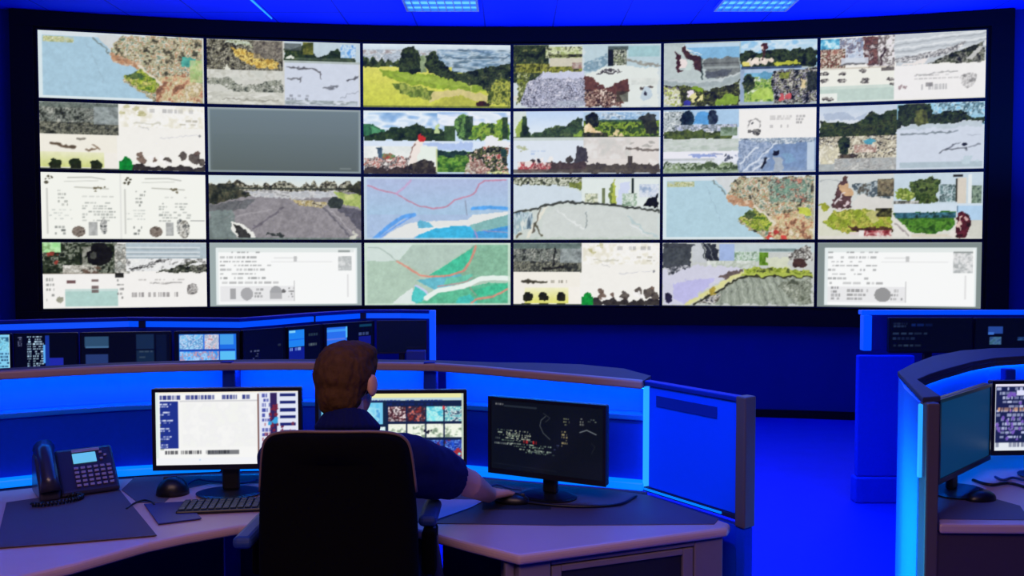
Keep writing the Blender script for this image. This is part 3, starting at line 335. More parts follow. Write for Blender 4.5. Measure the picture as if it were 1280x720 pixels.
    p.poly([(0, 52), (8, 58), (4, 74), (20, 98), (0, 98)], (214, 214, 196)); p.tex(p.P([(3, 74), (10, 56), (24, 54), (46, 56), (46, 88), (34, 92), (18, 92)]), [(130, 146, 40), (160, 176, 60), (110, 120, 40), (196, 200, 90), (150, 140, 60)], 2.2); p.tex(p.R(36, 52, 46, 66), [(30, 30, 20), (90, 90, 50)], 1.8); p.poly([(30, 60), (36, 54), (38, 70), (34, 76)], (196, 190, 130), .8); p.tex(p.P([(20, 80), (46, 82), (46, 88), (20, 86)]), [(50, 34, 24), (90, 60, 40)], 1.8); p.rect(20, 88, 46, 93, (222, 210, 205)); p.tex(p.R(28, 86, 46, 96), [(110, 30, 34), (190, 110, 110), (226, 214, 210)], 1.8); p.rect(26, 86, 29, 97, (230, 226, 222)); p.rect(0, 94, 47, 100, (220, 216, 208), .8)
    p.rect(47, 0, 100, 46, (196, 212, 222)); p.tex(p.E(53, 32, 5.5, 10), [(140, 160, 60), (90, 110, 40), (190, 200, 110)], 2); p.tex(p.P([(57, 14), (64, 10), (70, 6), (74, 12), (73, 44), (60, 46), (58, 30)]), [(40, 56, 24), (70, 90, 40), (100, 116, 60), (30, 40, 20)], 2); p.tex(p.R(74, 18, 84, 44), [(90, 120, 120), (206, 220, 224), (50, 70, 70), (170, 190, 190)], 2); p.rect(83.5, 10, 85, 44, (60, 60, 50)); p.rect(85, 8, 90, 46, (214, 206, 192)); p.rect(82, 4, 88, 7.5, (40, 40, 36)); p.rect(91, 4, 93, 48, (226, 232, 232)); p.tex(p.R(93, 20, 99, 46), [(70, 90, 80), (150, 170, 150), (90, 110, 90)], 2); p.tex(p.R(47, 42, 62, 47), [(60, 60, 50), (210, 210, 205)], 1.6)
    p.rect(47, 47, 100, 60, (206, 220, 232)); p.poly([(47, 60), (84, 58), (82, 84), (70, 92), (58, 90), (50, 72)], (50, 100, 40)); p.tex(p.P([(50, 70), (84, 66), (80, 86), (66, 92), (56, 90)]), [(60, 110, 30), (90, 140, 50), (40, 76, 26)], 2.2); p.rect(48, 60, 84, 68, (50, 90, 110), .9); p.tex(p.R(48, 60, 84, 68), [(40, 76, 90), (70, 120, 140), (30, 56, 50)], 2); p.poly([(47, 72), (52, 74), (60, 96), (47, 96)], (222, 220, 212)); p.line([(48, 76), (56, 94)], 1.4, (150, 140, 140)); p.rect(58, 92, 84, 97, (214, 206, 190)); p.poly([(80, 92), (86, 80), (84, 96)], (226, 220, 214))
    p.rect(85, 50, 100, 72, (176, 206, 232)); p.rect(92, 72, 100, 97, (206, 206, 196)); p.tex(p.P([(85, 62), (88, 58), (92, 64), (93, 80), (90, 96), (86, 98), (84, 88)]), [(60, 24, 30), (100, 40, 50), (40, 24, 24)], 2); p.poly([(84, 76), (87, 66), (87, 86)], (220, 190, 180)); p.ell(90, 72, 1.2, 3, (210, 170, 170)); p.rect(84.5, 50, 85.5, 60, (60, 90, 120))
    for k, p in T.items():
        p.rect(0, 0, 100, 1.2, (200, 208, 205), .45); p.rect(0, 98.8, 100, 100, (60, 66, 64), .6)
    return T

# ------------------------------------------------------------------ helpers
COL = bpy.context.scene.collection
random.seed(4)
FPX, PITCH, CAMH = 1112.0, math.atan(45 / 1112), 1.58
def ray(x, y):
    a = (x - 640) / FPX; b = (360 - y) / FPX
    return Vector((a, math.cos(PITCH) + b * math.sin(PITCH), -math.sin(PITCH) + b * math.cos(PITCH)))
def atz(x, y, z):            # surveyed point: sight line meets the height z
    r = ray(x, y); t = (z - CAMH) / r.z; return Vector((r.x * t, r.y * t, z))
def aty(x, y, d):            # surveyed point: sight line meets the distance d
    r = ray(x, y); t = d / r.y; return Vector((r.x * t, d, r.z * t + CAMH))

def link(o, parent=None):
    COL.objects.link(o)
    if parent: o.parent = parent
    return o
def props(o, label=None, cat=None, group=None, kind=None):
    if label: o['label'] = label
    if cat: o['category'] = cat
    if group: o['group'] = group
    if kind: o['kind'] = kind
    return o
def thing(name, label, cat, loc=(0, 0, 0), rz=0, group=None):
    o = bpy.data.objects.new(name, None); o.empty_display_size = .1
    link(o); o.location = loc; o.rotation_euler = (0, 0, rz)
    return props(o, label, cat, group)
def obj(name, bm, mat, parent=None, smooth=False, bevel=0, seg=2):
    me = bpy.data.meshes.new(name)
    bmesh.ops.recalc_face_normals(bm, faces=bm.faces[:])
    bm.to_mesh(me); bm.free()
    me.materials.append(mat)
    o = link(bpy.data.objects.new(name, me), parent)
    if smooth:
        for p in me.polygons: p.use_smooth = True
    if bevel:
        b = o.modifiers.new('bevel', 'BEVEL'); b.width = bevel; b.segments = seg; b.limit_method = 'ANGLE'; b.angle_limit = math.radians(40)
    return o
def nb(): return bmesh.new()
def box(bm, x0, x1, y0, y1, z0, z1, m=None):
    vs = [bm.verts.new((x, y, z)) for z in (z0, z1) for x, y in ((x0, y0), (x1, y0), (x1, y1), (x0, y1))]
    if m:
        for v in vs: v.co = m @ v.co
    for f in ((0, 3, 2, 1), (4, 5, 6, 7), (0, 1, 5, 4), (1, 2, 6, 5), (2, 3, 7, 6), (3, 0, 4, 7)): bm.faces.new([vs[i] for i in f])
    return bm
def prism(bm, pts, z0, z1):
    a = [bm.verts.new((p[0], p[1], z0)) for p in pts]; b = [bm.verts.new((p[0], p[1], z1)) for p in pts]
    n = len(pts); bm.faces.new(a[::-1]); bm.faces.new(b)
    for i in range(n): bm.faces.new((a[i], a[(i + 1) % n], b[(i + 1) % n], b[i]))
    return bm
def offs(pts, d):            # shift a plan polyline sideways (positive = to the left of its direction)
    out = []
    for i, p in enumerate(pts):
        a = Vector(pts[max(i - 1, 0)][:2]); b = Vector(pts[min(i + 1, len(pts) - 1)][:2])
        t = (b - a).normalized(); out.append((p[0] - t.y * d, p[1] + t.x * d))
    return out
def ribbon(bm, pts, th, z0, z1):   # wall along a plan polyline; z0, z1 numbers or lists
    back = offs(pts, th); n = len(pts)
    Z0 = z0 if isinstance(z0, list) else [z0] * n; Z1 = z1 if isinstance(z1, list) else [z1] * n
    R = []
    for p, q, a, b in zip(pts, back, Z0, Z1):
        R.append([bm.verts.new((p[0], p[1], a)), bm.verts.new((p[0], p[1], b)), bm.verts.new((q[0], q[1], b)), bm.verts.new((q[0], q[1], a))])
    for r, s in zip(R, R[1:]):
        for k in range(4): bm.faces.new((r[k], r[(k + 1) % 4], s[(k + 1) % 4], s[k]))
    bm.faces.new(R[0][::-1]); bm.faces.new(R[-1])
    return bm
def tube(bm, pts, r, seg=8, close=True):
    pts = [Vector(p) for p in pts]; rings = []
    up = Vector((0, 0, 1))
    for i, p in enumerate(pts):
        t = (pts[min(i + 1, len(pts) - 1)] - pts[max(i - 1, 0)]).normalized()
        u = t.cross(up)
        if u.length < .1: u = t.cross(Vector((0, 1, 0)))
        u.normalize(); v = t.cross(u); rr = r[i] if isinstance(r, (list, tuple)) else r
        rings.append([bm.verts.new(p + (u * math.cos(2 * math.pi * k / seg) + v * math.sin(2 * math.pi * k / seg)) * rr) for k in range(seg)])
    for a, b in zip(rings, rings[1:]):
        for k in range(seg): bm.faces.new((a[k], a[(k + 1) % seg], b[(k + 1) % seg], b[k]))
    if close: bm.faces.new(rings[0][::-1]); bm.faces.new(rings[-1])
    return bm
def lathe(bm, prof, seg=24, c=(0, 0)):
    rings = [[bm.verts.new((c[0] + r * math.cos(2 * math.pi * k / seg), c[1] + r * math.sin(2 * math.pi * k / seg), z)) for k in range(seg)] for r, z in prof]
    for a, b in zip(rings, rings[1:]):
        for k in range(seg): bm.faces.new((a[k], a[(k + 1) % seg], b[(k + 1) % seg], b[k]))
    bm.faces.new(rings[0][::-1]); bm.faces.new(rings[-1]); return bm
def curve(pts, n=6):         # Catmull-Rom through points
    P = [Vector(p) for p in pts]; P = [P[0] * 2 - P[1]] + P + [P[-1] * 2 - P[-2]]; out = []
    for i in range(1, len(P) - 2):
        for k in range(n):
            t = k / n; a, b, c, d = P[i - 1:i + 3]
            out.append(.5 * ((2 * b) + (c - a) * t + (2 * a - 5 * b + 4 * c - d) * t * t + (3 * b - a - 3 * c + d) * t ** 3))
    return out + [P[-2]]

# ------------------------------------------------------------------ materials
def mat(name, base, rough=.5, metal=0, spec=.5, var=0, scale=30, bump=0, bscale=200, coat=0):
    m = bpy.data.materials.new(name); m.use_nodes = True; nt = m.node_tree; b = nt.nodes['Principled BSDF']
    b.inputs['Base Color'].default_value = (*base, 1); b.inputs['Roughness'].default_value = rough
    b.inputs['Metallic'].default_value = metal; b.inputs['Specular IOR Level'].default_value = spec
    if coat: b.inputs['Coat Weight'].default_value = coat
    tc = nt.nodes.new('ShaderNodeTexCoord')
    if var:
        n = nt.nodes.new('ShaderNodeTexNoise'); n.inputs['Scale'].default_value = scale; n.inputs['Detail'].default_value = 4
        mr = nt.nodes.new('ShaderNodeMapRange'); mr.inputs['To Min'].default_value = 1 - var; mr.inputs['To Max'].default_value = 1 + var
        mx = nt.nodes.new('ShaderNodeVectorMath'); mx.operation = 'SCALE'; mx.inputs[0].default_value = base
        nt.links.new(tc.outputs['Object'], n.inputs['Vector']); nt.links.new(n.outputs['Fac'], mr.inputs['Value'])
        nt.links.new(mr.outputs[0], mx.inputs['Scale']); nt.links.new(mx.outputs[0], b.inputs['Base Color'])
    if bump:
        n = nt.nodes.new('ShaderNodeTexNoise'); n.inputs['Scale'].default_value = bscale
        bp = nt.nodes.new('ShaderNodeBump'); bp.inputs['Strength'].default_value = bump; bp.inputs['Distance'].default_value = .002
        nt.links.new(tc.outputs['Object'], n.inputs['Vector']); nt.links.new(n.outputs['Fac'], bp.inputs['Height']); nt.links.new(bp.outputs[0], b.inputs['Normal'])
    return m
def glow(name, col, k):
    m = bpy.data.materials.new(name); m.use_nodes = True; nt = m.node_tree; b = nt.nodes['Principled BSDF']
    b.inputs['Base Color'].default_value = (*[c * .3 for c in col], 1); b.inputs['Emission Color'].default_value = (*col, 1); b.inputs['Emission Strength'].default_value = k
    return m
def screen_mat(name, k=1.0, rough=.3, spec=.3, sampling='AUTO'):
    m = bpy.data.materials.new(name); m.use_nodes = True; nt = m.node_tree; b = nt.nodes['Principled BSDF']
    b.inputs['Base Color'].default_value = (.004, .004, .005, 1); b.inputs['Roughness'].default_value = rough; b.inputs['Specular IOR Level'].default_value = spec
    a = nt.nodes.new('ShaderNodeVertexColor'); a.layer_name = 'picture'
    nt.links.new(a.outputs['Color'], b.inputs['Emission Color']); b.inputs['Emission Strength'].default_value = k
    m.cycles.emission_sampling = sampling
    return m
def screen(name, pic, w, h, parent, m, x0=None, z0=0.0, y=0.0, tilt=0):
    """flat lit screen, lower left corner (x0, z0), facing -Y; the picture is a colour attribute on a fine grid"""
    x0 = -w / 2 if x0 is None else x0
    a = pic.done(); H, W = a.shape[:2]
    # one cell per picture pixel, smooth between vertices
    xs = np.linspace(x0, x0 + w, W); zs = np.linspace(z0 + h, z0, H)
    co = np.zeros((H, W, 3)); co[..., 0] = xs[None, :]; co[..., 1] = y; co[..., 2] = zs[:, None]
    idx = np.arange(H * W).reshape(H, W)
    q = np.stack([idx[1:, :-1], idx[1:, 1:], idx[:-1, 1:], idx[:-1, :-1]], -1).reshape(-1, 4)
    me = bpy.data.meshes.new(name); me.vertices.add(H * W); me.vertices.foreach_set('co', co.reshape(-1).astype('f'))
    me.loops.add(q.size); me.loops.foreach_set('vertex_index', q.reshape(-1).astype('i'))
    me.polygons.add(len(q)); me.polygons.foreach_set('loop_start', np.arange(0, q.size, 4, dtype='i'))
    try: me.polygons.foreach_set('loop_total', np.full(len(q), 4, dtype='i'))
    except Exception: pass
    me.update(calc_edges=True); me.validate()
    at = me.color_attributes.new('picture', 'FLOAT_COLOR', 'POINT')
    c = np.ones((H * W, 4), 'f'); c[:, :3] = a.reshape(-1, 3); at.data.foreach_set('color', c.reshape(-1))
    me.materials.append(m)
    return link(bpy.data.objects.new(name, me), parent)

M = {}
M['wall'] = mat('wall tinted by blue light', (.002, .028, .20), .7, spec=.08, var=.06, scale=3)  # blue room light is put into the wall, ceiling and floor colours
M['ceil'] = mat('blue lit ceiling tile', (.003, .045, .90), .8, spec=.1, var=.04, scale=4)
M['floor'] = mat('carpet tinted by blue light', (.0005, .030, .55), .7, spec=.08, var=.08, scale=6, bump=.2, bscale=300)
M['black'] = mat('black frame', (.003, .004, .006), .6, spec=.15, var=.1)
M['bezel'] = mat('black plastic', (.008, .008, .011), .35, bump=.05)
M['edge'] = mat('dark display edge', (.012, .02, .022), .5, spec=.2)
M['wood'] = mat('light worktop laminate', (.62, .40, .36), .38, var=.06, scale=8)
M['cap'] = mat('taupe shelf trim', (.40, .25, .22), .45, var=.06, scale=8)
M['inlay'] = mat('dark worktop inlay', (.10, .075, .095), .5, spec=.3, var=.06, scale=12)
M['panel'] = mat('pale blue laminate panel', (.006, .22, .95), .5, spec=.15, var=.03)
M['panel2'] = mat('blue fabric panel', (.002, .055, .70), .85, spec=.08, var=.08, scale=60, bump=.1)
M['endpanel'] = mat('blue screen panel', (.002, .11, 1.0), .6, spec=.1, var=.03)
M['post'] = mat('blue post', (.004, .03, .3), .6, spec=.15)
M['brownpost'] = mat('brown grey post', (.12, .085, .075), .45)
M['darkfront'] = mat('dark brown modesty panel', (.06, .04, .05), .6, var=.06)
M['cabinet'] = mat('taupe cabinet', (.22, .17, .20), .5, var=.05)
M['mesh'] = mat('dark vent mesh', (.012, .012, .016), .6)
M['navy'] = mat('dark navy panel', (.006, .01, .05), .7)
M['led'] = glow('blue led strip', (.0, .20, 1.0), 1.1)
M['ledhid'] = glow('bright blue led strip', (.0, .22, 1.0), 34)
M['ledc'] = glow('cyan led and seam glow', (.02, .33, 1.0), 1.2)
M['ledfar'] = glow('deep blue lit edge glow', (.0, .08, 1.0), .9)  # glow stands in for the lit panel and posts of the far consoles
M['chair'] = mat('black chair fabric', (.0022, .0022, .0022), .95, spec=.1, var=.1, bump=.2)
M['lit_rim'] = mat('warm lit chair rim', (.20, .12, .09), .45)
M['plastic'] = mat('dark grey plastic', (.02, .02, .03), .4)
M['bluepad'] = mat('grey vinyl tinted by blue light', (.02, .05, .18), .5)  # blue light falling on grey vinyl, put into its base colour
M['skin'] = mat('skin', (.72, .38, .26), .5, var=.05, scale=20)
M['hair'] = mat('brown hair', (.095, .045, .018), .8, spec=.1, var=.5, scale=60, bump=.8, bscale=120)
M['shirt'] = mat('navy polo cloth', (.006, .010, .075), .9, spec=.15, var=.1, scale=25, bump=.2)
M['trouser'] = mat('black trousers', (.01, .01, .015), .9, var=.1)
M['shoe'] = mat('black shoe leather', (.01, .01, .01), .4)
M['phone'] = mat('dark phone shell', (.03, .025, .05), .32, coat=.3)
M['key'] = mat('grey phone button', (.35, .25, .30), .4)
M['kbkey'] = mat('dark keyboard key', (.03, .06, .10), .4)
M['mat'] = mat('dark desk mat', (.10, .068, .09), .6, spec=.3, var=.05, scale=20)
M['paper'] = mat('white paper', (.55, .48, .55), .7, var=.04)
M['lcd'] = glow('cyan lcd', (.16, .62, .85), .75)
M['slate'] = mat('dark slate laminate', (.055, .05, .065), .6, spec=.2, var=.06)
M['panelc'] = mat('laminate panel painted cyan lit', (.05, .42, .98), .3, var=.03)  # lit copy of the panel laminate, cyan light put into its colour
M['diff'] = glow('blue ceiling diffuser', (.14, .58, 1.0), 1.0)
M['louvre'] = mat('metal louvre', (.3, .45, .8), .3, metal=.6)
M['vscreen'] = screen_mat('video wall picture', 1.0, .5, .1)
M['oscreen'] = screen_mat('idle monitor room reflection', 1.0, .45, .12)
M['mscreen'] = screen_mat('monitor picture', 1.0, .25, .4)
# ceiling tile joints: a straight grid of thin dark seams over the tile colour
def ceiling_grid(m):
    nt = m.node_tree; b = nt.nodes['Principled BSDF']; src = b.inputs['Base Color'].links[0].from_socket
    tc = nt.nodes.new('ShaderNodeTexCoord'); sp = nt.nodes.new('ShaderNodeSeparateXYZ'); nt.links.new(tc.outputs['Object'], sp.inputs[0]); outs = []
    for ax, o in (('X', .383), ('Y', 8.07)):
        a = nt.nodes.new('ShaderNodeMath'); a.operation = 'SUBTRACT'; a.inputs[1].default_value = o - 64.5; nt.links.new(sp.outputs[ax], a.inputs[0])
        d = nt.nodes.new('ShaderNodeMath'); d.operation = 'DIVIDE'; d.inputs[1].default_value = .645; nt.links.new(a.outputs[0], d.inputs[0])
        f = nt.nodes.new('ShaderNodeMath'); f.operation = 'FRACT'; nt.links.new(d.outputs[0], f.inputs[0])
        l = nt.nodes.new('ShaderNodeMath'); l.operation = 'LESS_THAN'; l.inputs[1].default_value = .02; nt.links.new(f.outputs[0], l.inputs[0]); outs.append(l)
    mx = nt.nodes.new('ShaderNodeMath'); mx.operation = 'MAXIMUM'; nt.links.new(outs[0].outputs[0], mx.inputs[0]); nt.links.new(outs[1].outputs[0], mx.inputs[1])
    mix = nt.nodes.new('ShaderNodeMix'); mix.data_type = 'RGBA'; nt.links.new(mx.outputs[0], mix.inputs['Factor']); nt.links.new(src, mix.inputs['A']); mix.inputs['B'].default_value = (.006, .03, .45, 1)
    nt.links.new(mix.outputs['Result'], b.inputs['Base Color'])
ceiling_grid(M['ceil'])

# ------------------------------------------------------------------ room shell
def structure(name, bm, m, **k): return props(obj(name, bm, m, **k), kind='structure')
YC, RAD = -6.7, 15.3
def arc(th, r=RAD): a = math.radians(th); return (r * math.sin(a), YC + r * math.cos(a))
CEIL = 3.73
structure('floor', box(nb(), -6.2, 6.2, -3.2, 9.4, -.1, 0), M['floor'])
structure('ceiling', box(nb(), -6.2, 6.2, -3.2, 9.4, CEIL, CEIL + .1), M['ceil'])
structure('wall_left', box(nb(), -6.2, -6.1, -3.2, 9.4, 0, CEIL), M['wall'])
structure('wall_right', box(nb(), 6.1, 6.2, -3.2, 9.4, 0, CEIL), M['wall'])
structure('wall_rear', box(nb(), -6.2, 6.2, -3.2, -3.1, 0, CEIL), M['wall'])
wl = [arc(-24 + i * 2, RAD + .06) for i in range(25)]
structure('wall_front', ribbon(nb(), wl, .12, 0, CEIL), M['wall'])
sk = [arc(-24 + i * 2, RAD + .06) for i in range(25)]
structure('baseboard_front', ribbon(nb(), offs(sk, -.02), .019, 0.0, .075), M['black'])

# video wall: black surround and 24 displays
surround = thing('video_wall_frame', 'wide black curved frame around all the lit displays on the front wall', 'frame', (0, 8.6, .88))
def local(pts, o=(0, 8.6)): return [(p[0] - o[0], p[1] - o[1]) for p in pts]
W0 = 16.85
fr = [arc(-W0 + i * W0 / 12, RAD + .055) for i in range(25)]
obj('backing_panel', ribbon(nb(), local(offs(fr, -.045)), .04, 0, 2.84), M['black'], surround)
def rail(z0, z1, name):
    pts = [arc(-W0 + i * W0 / 12, RAD - .03) for i in range(25)]
    obj(name, ribbon(nb(), local(pts), .04, z0 - .88, z1 - .88), M['black'], surround)
rail(3.585, 3.72, 'top_rail'); rail(.88, 1.045, 'bottom_rail')
for a0, a1 in ((-W0, -16.16), (16.16, W0)):
    pts = [arc(a0 + (a1 - a0) * i / 3, RAD - .03) for i in range(4)]
    obj('side_rail', ribbon(nb(), local(pts), .04, 1.046 - .88, 3.584 - .88), M['black'], surround)
TILE_LABEL = {
 (0, 0): 'display showing an aerial coast map, upper left corner of the video wall', (0, 1): 'display with grey street view and small green square, under the upper left coast map',
 (0, 2): 'display of two pale form pages side by side, left edge of third row', (0, 3): 'display with dark tree feed over white form, lower left corner of the video wall',
 (1, 0): 'display split between brown thicket and pale snowy yard with trees', (1, 1): 'display showing only plain grey green picture on the video wall',
 (1, 2): 'display showing a grey empty road from a windscreen', (1, 3): 'display of a white text page in grey border, under the empty road picture',
 (2, 0): 'display showing a green golf course with dark trees, top row', (2, 1): 'display of park views with a white figure in red cap, under the golf course',
 (2, 2): 'display showing light blue river map with pink roads', (2, 3): 'display showing green river map with white river band and orange roads',
 (3, 0): 'display with leafy street and brown furniture views, right of the golf course', (3, 1): 'display split into hillside, yellow green field and two pale fog views',
 (3, 2): 'display showing pale windscreen view with yellow poplar tree', (3, 3): 'display with cream page of three black blobs and green square, bottom row',
 (4, 0): 'display with curved white structure, flowers and blue sky, top row', (4, 1): 'display with two dark round trees beside white gauge page and blue waterfront view',
 (4, 2): 'display showing aerial coast map on the third row of the video wall', (4, 3): 'display showing a paved path with yellow kerb and grass',
 (5, 0): 'display with blurry crowd and white form, upper right corner of the video wall', (5, 1): 'display with trees over pale rocks and light grey page, right end of second row',
 (5, 2): 'display with red seated figure and green hedges, right end of third row', (5, 3): 'display of white text page in thick grey border, lower right corner of video wall'}
tiles = make_tiles()
STEP, PZ, ZB = 5.36, .63, 1.054
for (c, r), pic in sorted(tiles.items()):
    a, b = arc(-3 * STEP + c * STEP), arc(-3 * STEP + (c + 1) * STEP)
    cx, cy = (a[0] + b[0]) / 2, (a[1] + b[1]) / 2; w = math.hypot(b[0] - a[0], b[1] - a[1]) - .003; rz = math.atan2(b[1] - a[1], b[0] - a[0])
    zb = ZB + (3 - r) * PZ; h = PZ - .004
    t = thing('video_wall_display', TILE_LABEL[c, r], 'display', (cx, cy, zb), rz, 'displays of the curved video wall')
    bm = nb(); e = .013
    box(bm, -w / 2, w / 2, .0045, .05, 0, h)
    box(bm, -w / 2, -w / 2 + e, -.003, .004, 0, h); box(bm, w / 2 - e, w / 2, -.003, .004, 0, h)
    box(bm, -w / 2 + e, w / 2 - e, -.003, .004, 0, e); box(bm, -w / 2 + e, w / 2 - e, -.003, .004, h - e, h)
    obj('bezel', bm, M['edge'], t)
    screen('screen', pic, w - 2 * e, h - 2 * e, t, M['vscreen'], z0=e, y=.002)

# ceiling light boxes with louvres, one glowing streak for light on a seam
def louvre_light(x0, x1, y0, y1, label):
    cx, cy = (x0 + x1) / 2, (y0 + y1) / 2; w, d = (x1 - x0) / 2, (y1 - y0) / 2
    t = thing('ceiling_light', label, 'ceiling light', (cx, cy, CEIL), 0, 'louvred ceiling lights')
    bm = nb(); e = .02
    box(bm, -w, w, -d, -d + e, -.03, -.001); box(bm, -w, w, d - e, d, -.03, -.001); box(bm, -w, -w + e, -d + e, d - e, -.03, -.001); box(bm, w - e, w, -d + e, d - e, -.03, -.001)
    obj('frame', bm, M['louvre'], t)
    obj('diffuser', box(nb(), -w + e, w - e, -d + e, d - e, -.006, -.002), M['diff'], t)
    bm = nb()
    for i in range(1, 9): x = -w + 2 * w * i / 9; box(bm, x - .004, x + .004, -d + e, d - e, -.028, -.007)
    for i in range(1, 4): y = -d + 2 * d * i / 4; box(bm, -w + e, w - e, y - .004, y + .004, -.027, -.007)
    obj('louvre', bm, M['louvre'], t)
louvre_light(-.93, -.29, 7.32, 7.95, 'pale blue louvred ceiling light above the golf course display')
louvre_light(1.78, 2.42, 7.32, 7.95, 'pale blue louvred ceiling light toward the right end of the video wall')
s = obj('ceiling_lit_seam', prism(nb(), [(-2.235, 7.3), (-2.215, 7.3), (-2.205, 8.27), (-2.21, 8.27)], CEIL - .012, CEIL - .001), M['ledc'])  # glowing strip stands in for a highlight on a tile seam
props(s, 'thin slanted bright cyan streak of light along a ceiling seam at left', 'light streak')

# ------------------------------------------------------------------ front left workstation
DZ = .72
def P2(l, z): return [tuple(atz(x, y, z)[:2]) for x, y in l]
def lerp_poly(A, x):         # y of a plan polyline at x
    for a, b in zip(A, A[1:]):
        if a[0] <= x <= b[0]: return a[1] + (b[1] - a[1]) * (x - a[0]) / (b[0] - a[0])
base_px = [(-150, 630), (-60, 620), (0, 613), (75, 605), (150, 598), (215, 594), (275, 591.5)], [(292, 591), (345, 590), (400, 590), (460, 590.5), (530, 592.5)], [(545, 593), (600, 598), (640, 602), (700, 607), (760, 612), (803, 616)]
SEG = [P2(l, DZ) for l in base_px]
full = SEG[0] + SEG[1] + SEG[2]
def ztop(x): return 1.15 - .03 * max(0, min(1, (x + .2) / .7))
part = thing('console_partition', 'curved blue backlit partition with taupe top shelf behind the seated operator desk', 'partition', (-.6, 3.4, 0))
O = (-.6, 3.4)
def L(pts): return local(pts, O)
for s_, off in zip(SEG, (0, 0, 0)):
    f = offs(s_, .05)
    zt = [ztop(p[0]) - .028 for p in f]
    obj('upper_panel', ribbon(nb(), L(offs(s_, .10)), .012, .994, zt), M['panel'], part)
    obj('tool_rail', ribbon(nb(), L(offs(s_, .035)), .076, .972, .993), M['panel'], part, bevel=.004)
    obj('lower_panel', ribbon(nb(), L(f), .03, .754, .971), M['panel2'], part)
    obj('base_panel', ribbon(nb(), L(offs(s_, .062)), .03, 0, .70), M['navy'], part)
    obj('led_ledge', ribbon(nb(), L(offs(s_, .012)), .075, .722, .752), M['led'], part, bevel=.006)
    zl = [ztop(p[0]) - .0275 for p in f]
    obj('light_strip', ribbon(nb(), L(offs(s_, .034)), .012, [z - .004 for z in zl], zl), M['ledhid'], part)
for px in (283.5, 537.5):
    x = atz(px, 592, DZ).x; y = lerp_poly(full, x)
    obj('post', box(nb(), x - .026 - O[0], x + .026 - O[0], y + .028 - O[1], y + .10 - O[1], 0, ztop(x) - .027), M['post'], part, bevel=.004)
for px, d in ((283.5, -1), (537.5, 1)):
    x = atz(px, 592, DZ).x; y = lerp_poly(full, x)
    obj('cable_cap', box(nb(), x - .022 - O[0], x + .022 - O[0], y - .006 - O[1], y + .03 - O[1], ztop(x) - .002, ztop(x) + .006), M['post'], part, bevel=.003)
# top shelf, its rear edge runs wide toward the right end
capf = offs(full, .004); n = len(capf)
wide = [.085] * 13 + [.12, .20, .27, .25, .12]
wide = (wide + [.12] * n)[:n]
bm = nb(); R = []
for i, p in enumerate(capf):
    q = offs(full, .004 + wide[i] + .02)[i]; z = ztop(p[0])
    R.append([bm.verts.new((p[0] - O[0], p[1] - O[1], z - .026)), bm.verts.new((p[0] - O[0], p[1] - O[1], z)), bm.verts.new((q[0] - O[0], q[1] - O[1], z)), bm.verts.new((q[0] - O[0], q[1] - O[1], z - .026))])
for r, s2 in zip(R, R[1:]):
    for k in range(4): bm.faces.new((r[k], r[(k + 1) % 4], s2[(k + 1) % 4], s2[k]))
bm.faces.new(R[0][::-1]); bm.faces.new(R[-1])
obj('top_shelf', bm, M['slate'], part)
bm = nb(); q = offs(full, .0035); z1 = [ztop(p[0]) + .002 for p in q]; ribbon(bm, L(offs(q, -.014)), .034, [z - .031 for z in z1], z1)
obj('edge_trim', bm, M['cap'], part, bevel=.008, seg=3)

# end screen, running toward the camera at the right of the desk
e0 = Vector(SEG[2][-1]) + Vector((.012, .03)); e1 = Vector((.742, 2.80))
dirv = (e1 - e0); Le = dirv.length; rz = math.atan2(dirv.y, dirv.x)
es = thing('end_screen', 'flat blue end screen standing at the right end of the operator desk', 'partition', (e0.x, e0.y, 0), rz)
obj('upper_panel', box(nb(), .02, Le - .035, 0, .03, .737, 1.10), M['endpanel'], es, bevel=.003)
obj('lower_panel', box(nb(), .0, Le - .035, 0, .03, 0, .70), M['panel2'], es)
obj('top_trim', box(nb(), -.01, Le - .03, -.006, .036, 1.101, 1.118), M['post'], es, bevel=.004)
obj('base_trim', box(nb(), .0, Le - .035, -.008, .036, .722, .736), M['navy'], es)
obj('light_line', box(nb(), .01, Le - .09, -.0125, -.0085, .727, .734), M['led'], es)
obj('corner_light', box(nb(), .001, .010, -.010, .02, .738, 1.098), M['ledc'], es)
obj('slot', box(nb(), .06, Le - .12, -.0035, -.0005, 1.035, 1.072), M['post'], es)
obj('end_post', box(nb(), Le - .034, Le + .006, -.012, .042, .70, 1.122), M['brownpost'], es, bevel=.006)
obj('foot_post', box(nb(), Le - .034, Le + .002, -.006, .036, 0, .699), M['panel2'], es, bevel=.004)

# worktop
front_px = [(0, 722), (50, 712), (100, 700), (150, 689), (195, 676), (240, 665), (310, 652)]
wt = thing('worktop', 'long curved desk worktop with pale rounded edge where the operator works', 'worktop', (-.6, 2.9, DZ))
back = offs(full, -.004)
end = [(.694, 2.790)]
fr_ = [(.675, 2.745), (.02, 2.49), (-.13, 2.60), (-.30, 2.735), (-.52, 2.80), (-.72, 2.80), (-.86, 2.765), (-.99, 2.675), (-1.075, 2.60), (-1.21, 2.42), (-1.36, 2.27), (-1.55, 2.10), (-2.3, 1.75)]
poly = [(p[0] + .6, p[1] - 2.9) for p in back + end + fr_]
obj('desktop', prism(nb(), poly, -.032, 0), M['wood'], wt, bevel=.012, seg=3)
inl = P2([(338, 650), (440, 648), (545, 654), (700, 656.5), (893, 655)], DZ + .002) + [(.665, 2.83), (.475, 3.115)] + [p for p in reversed(offs(SEG[2], -.012))][1:] + [p for p in reversed(offs(SEG[1], -.012)) if p[0] > -.62] + P2([(385, 606), (352, 640)], DZ + .002)
obj('inlay', prism(nb(), [(p[0] + .6, p[1] - 2.9) for p in inl], .0005, .0025), M['inlay'], wt)
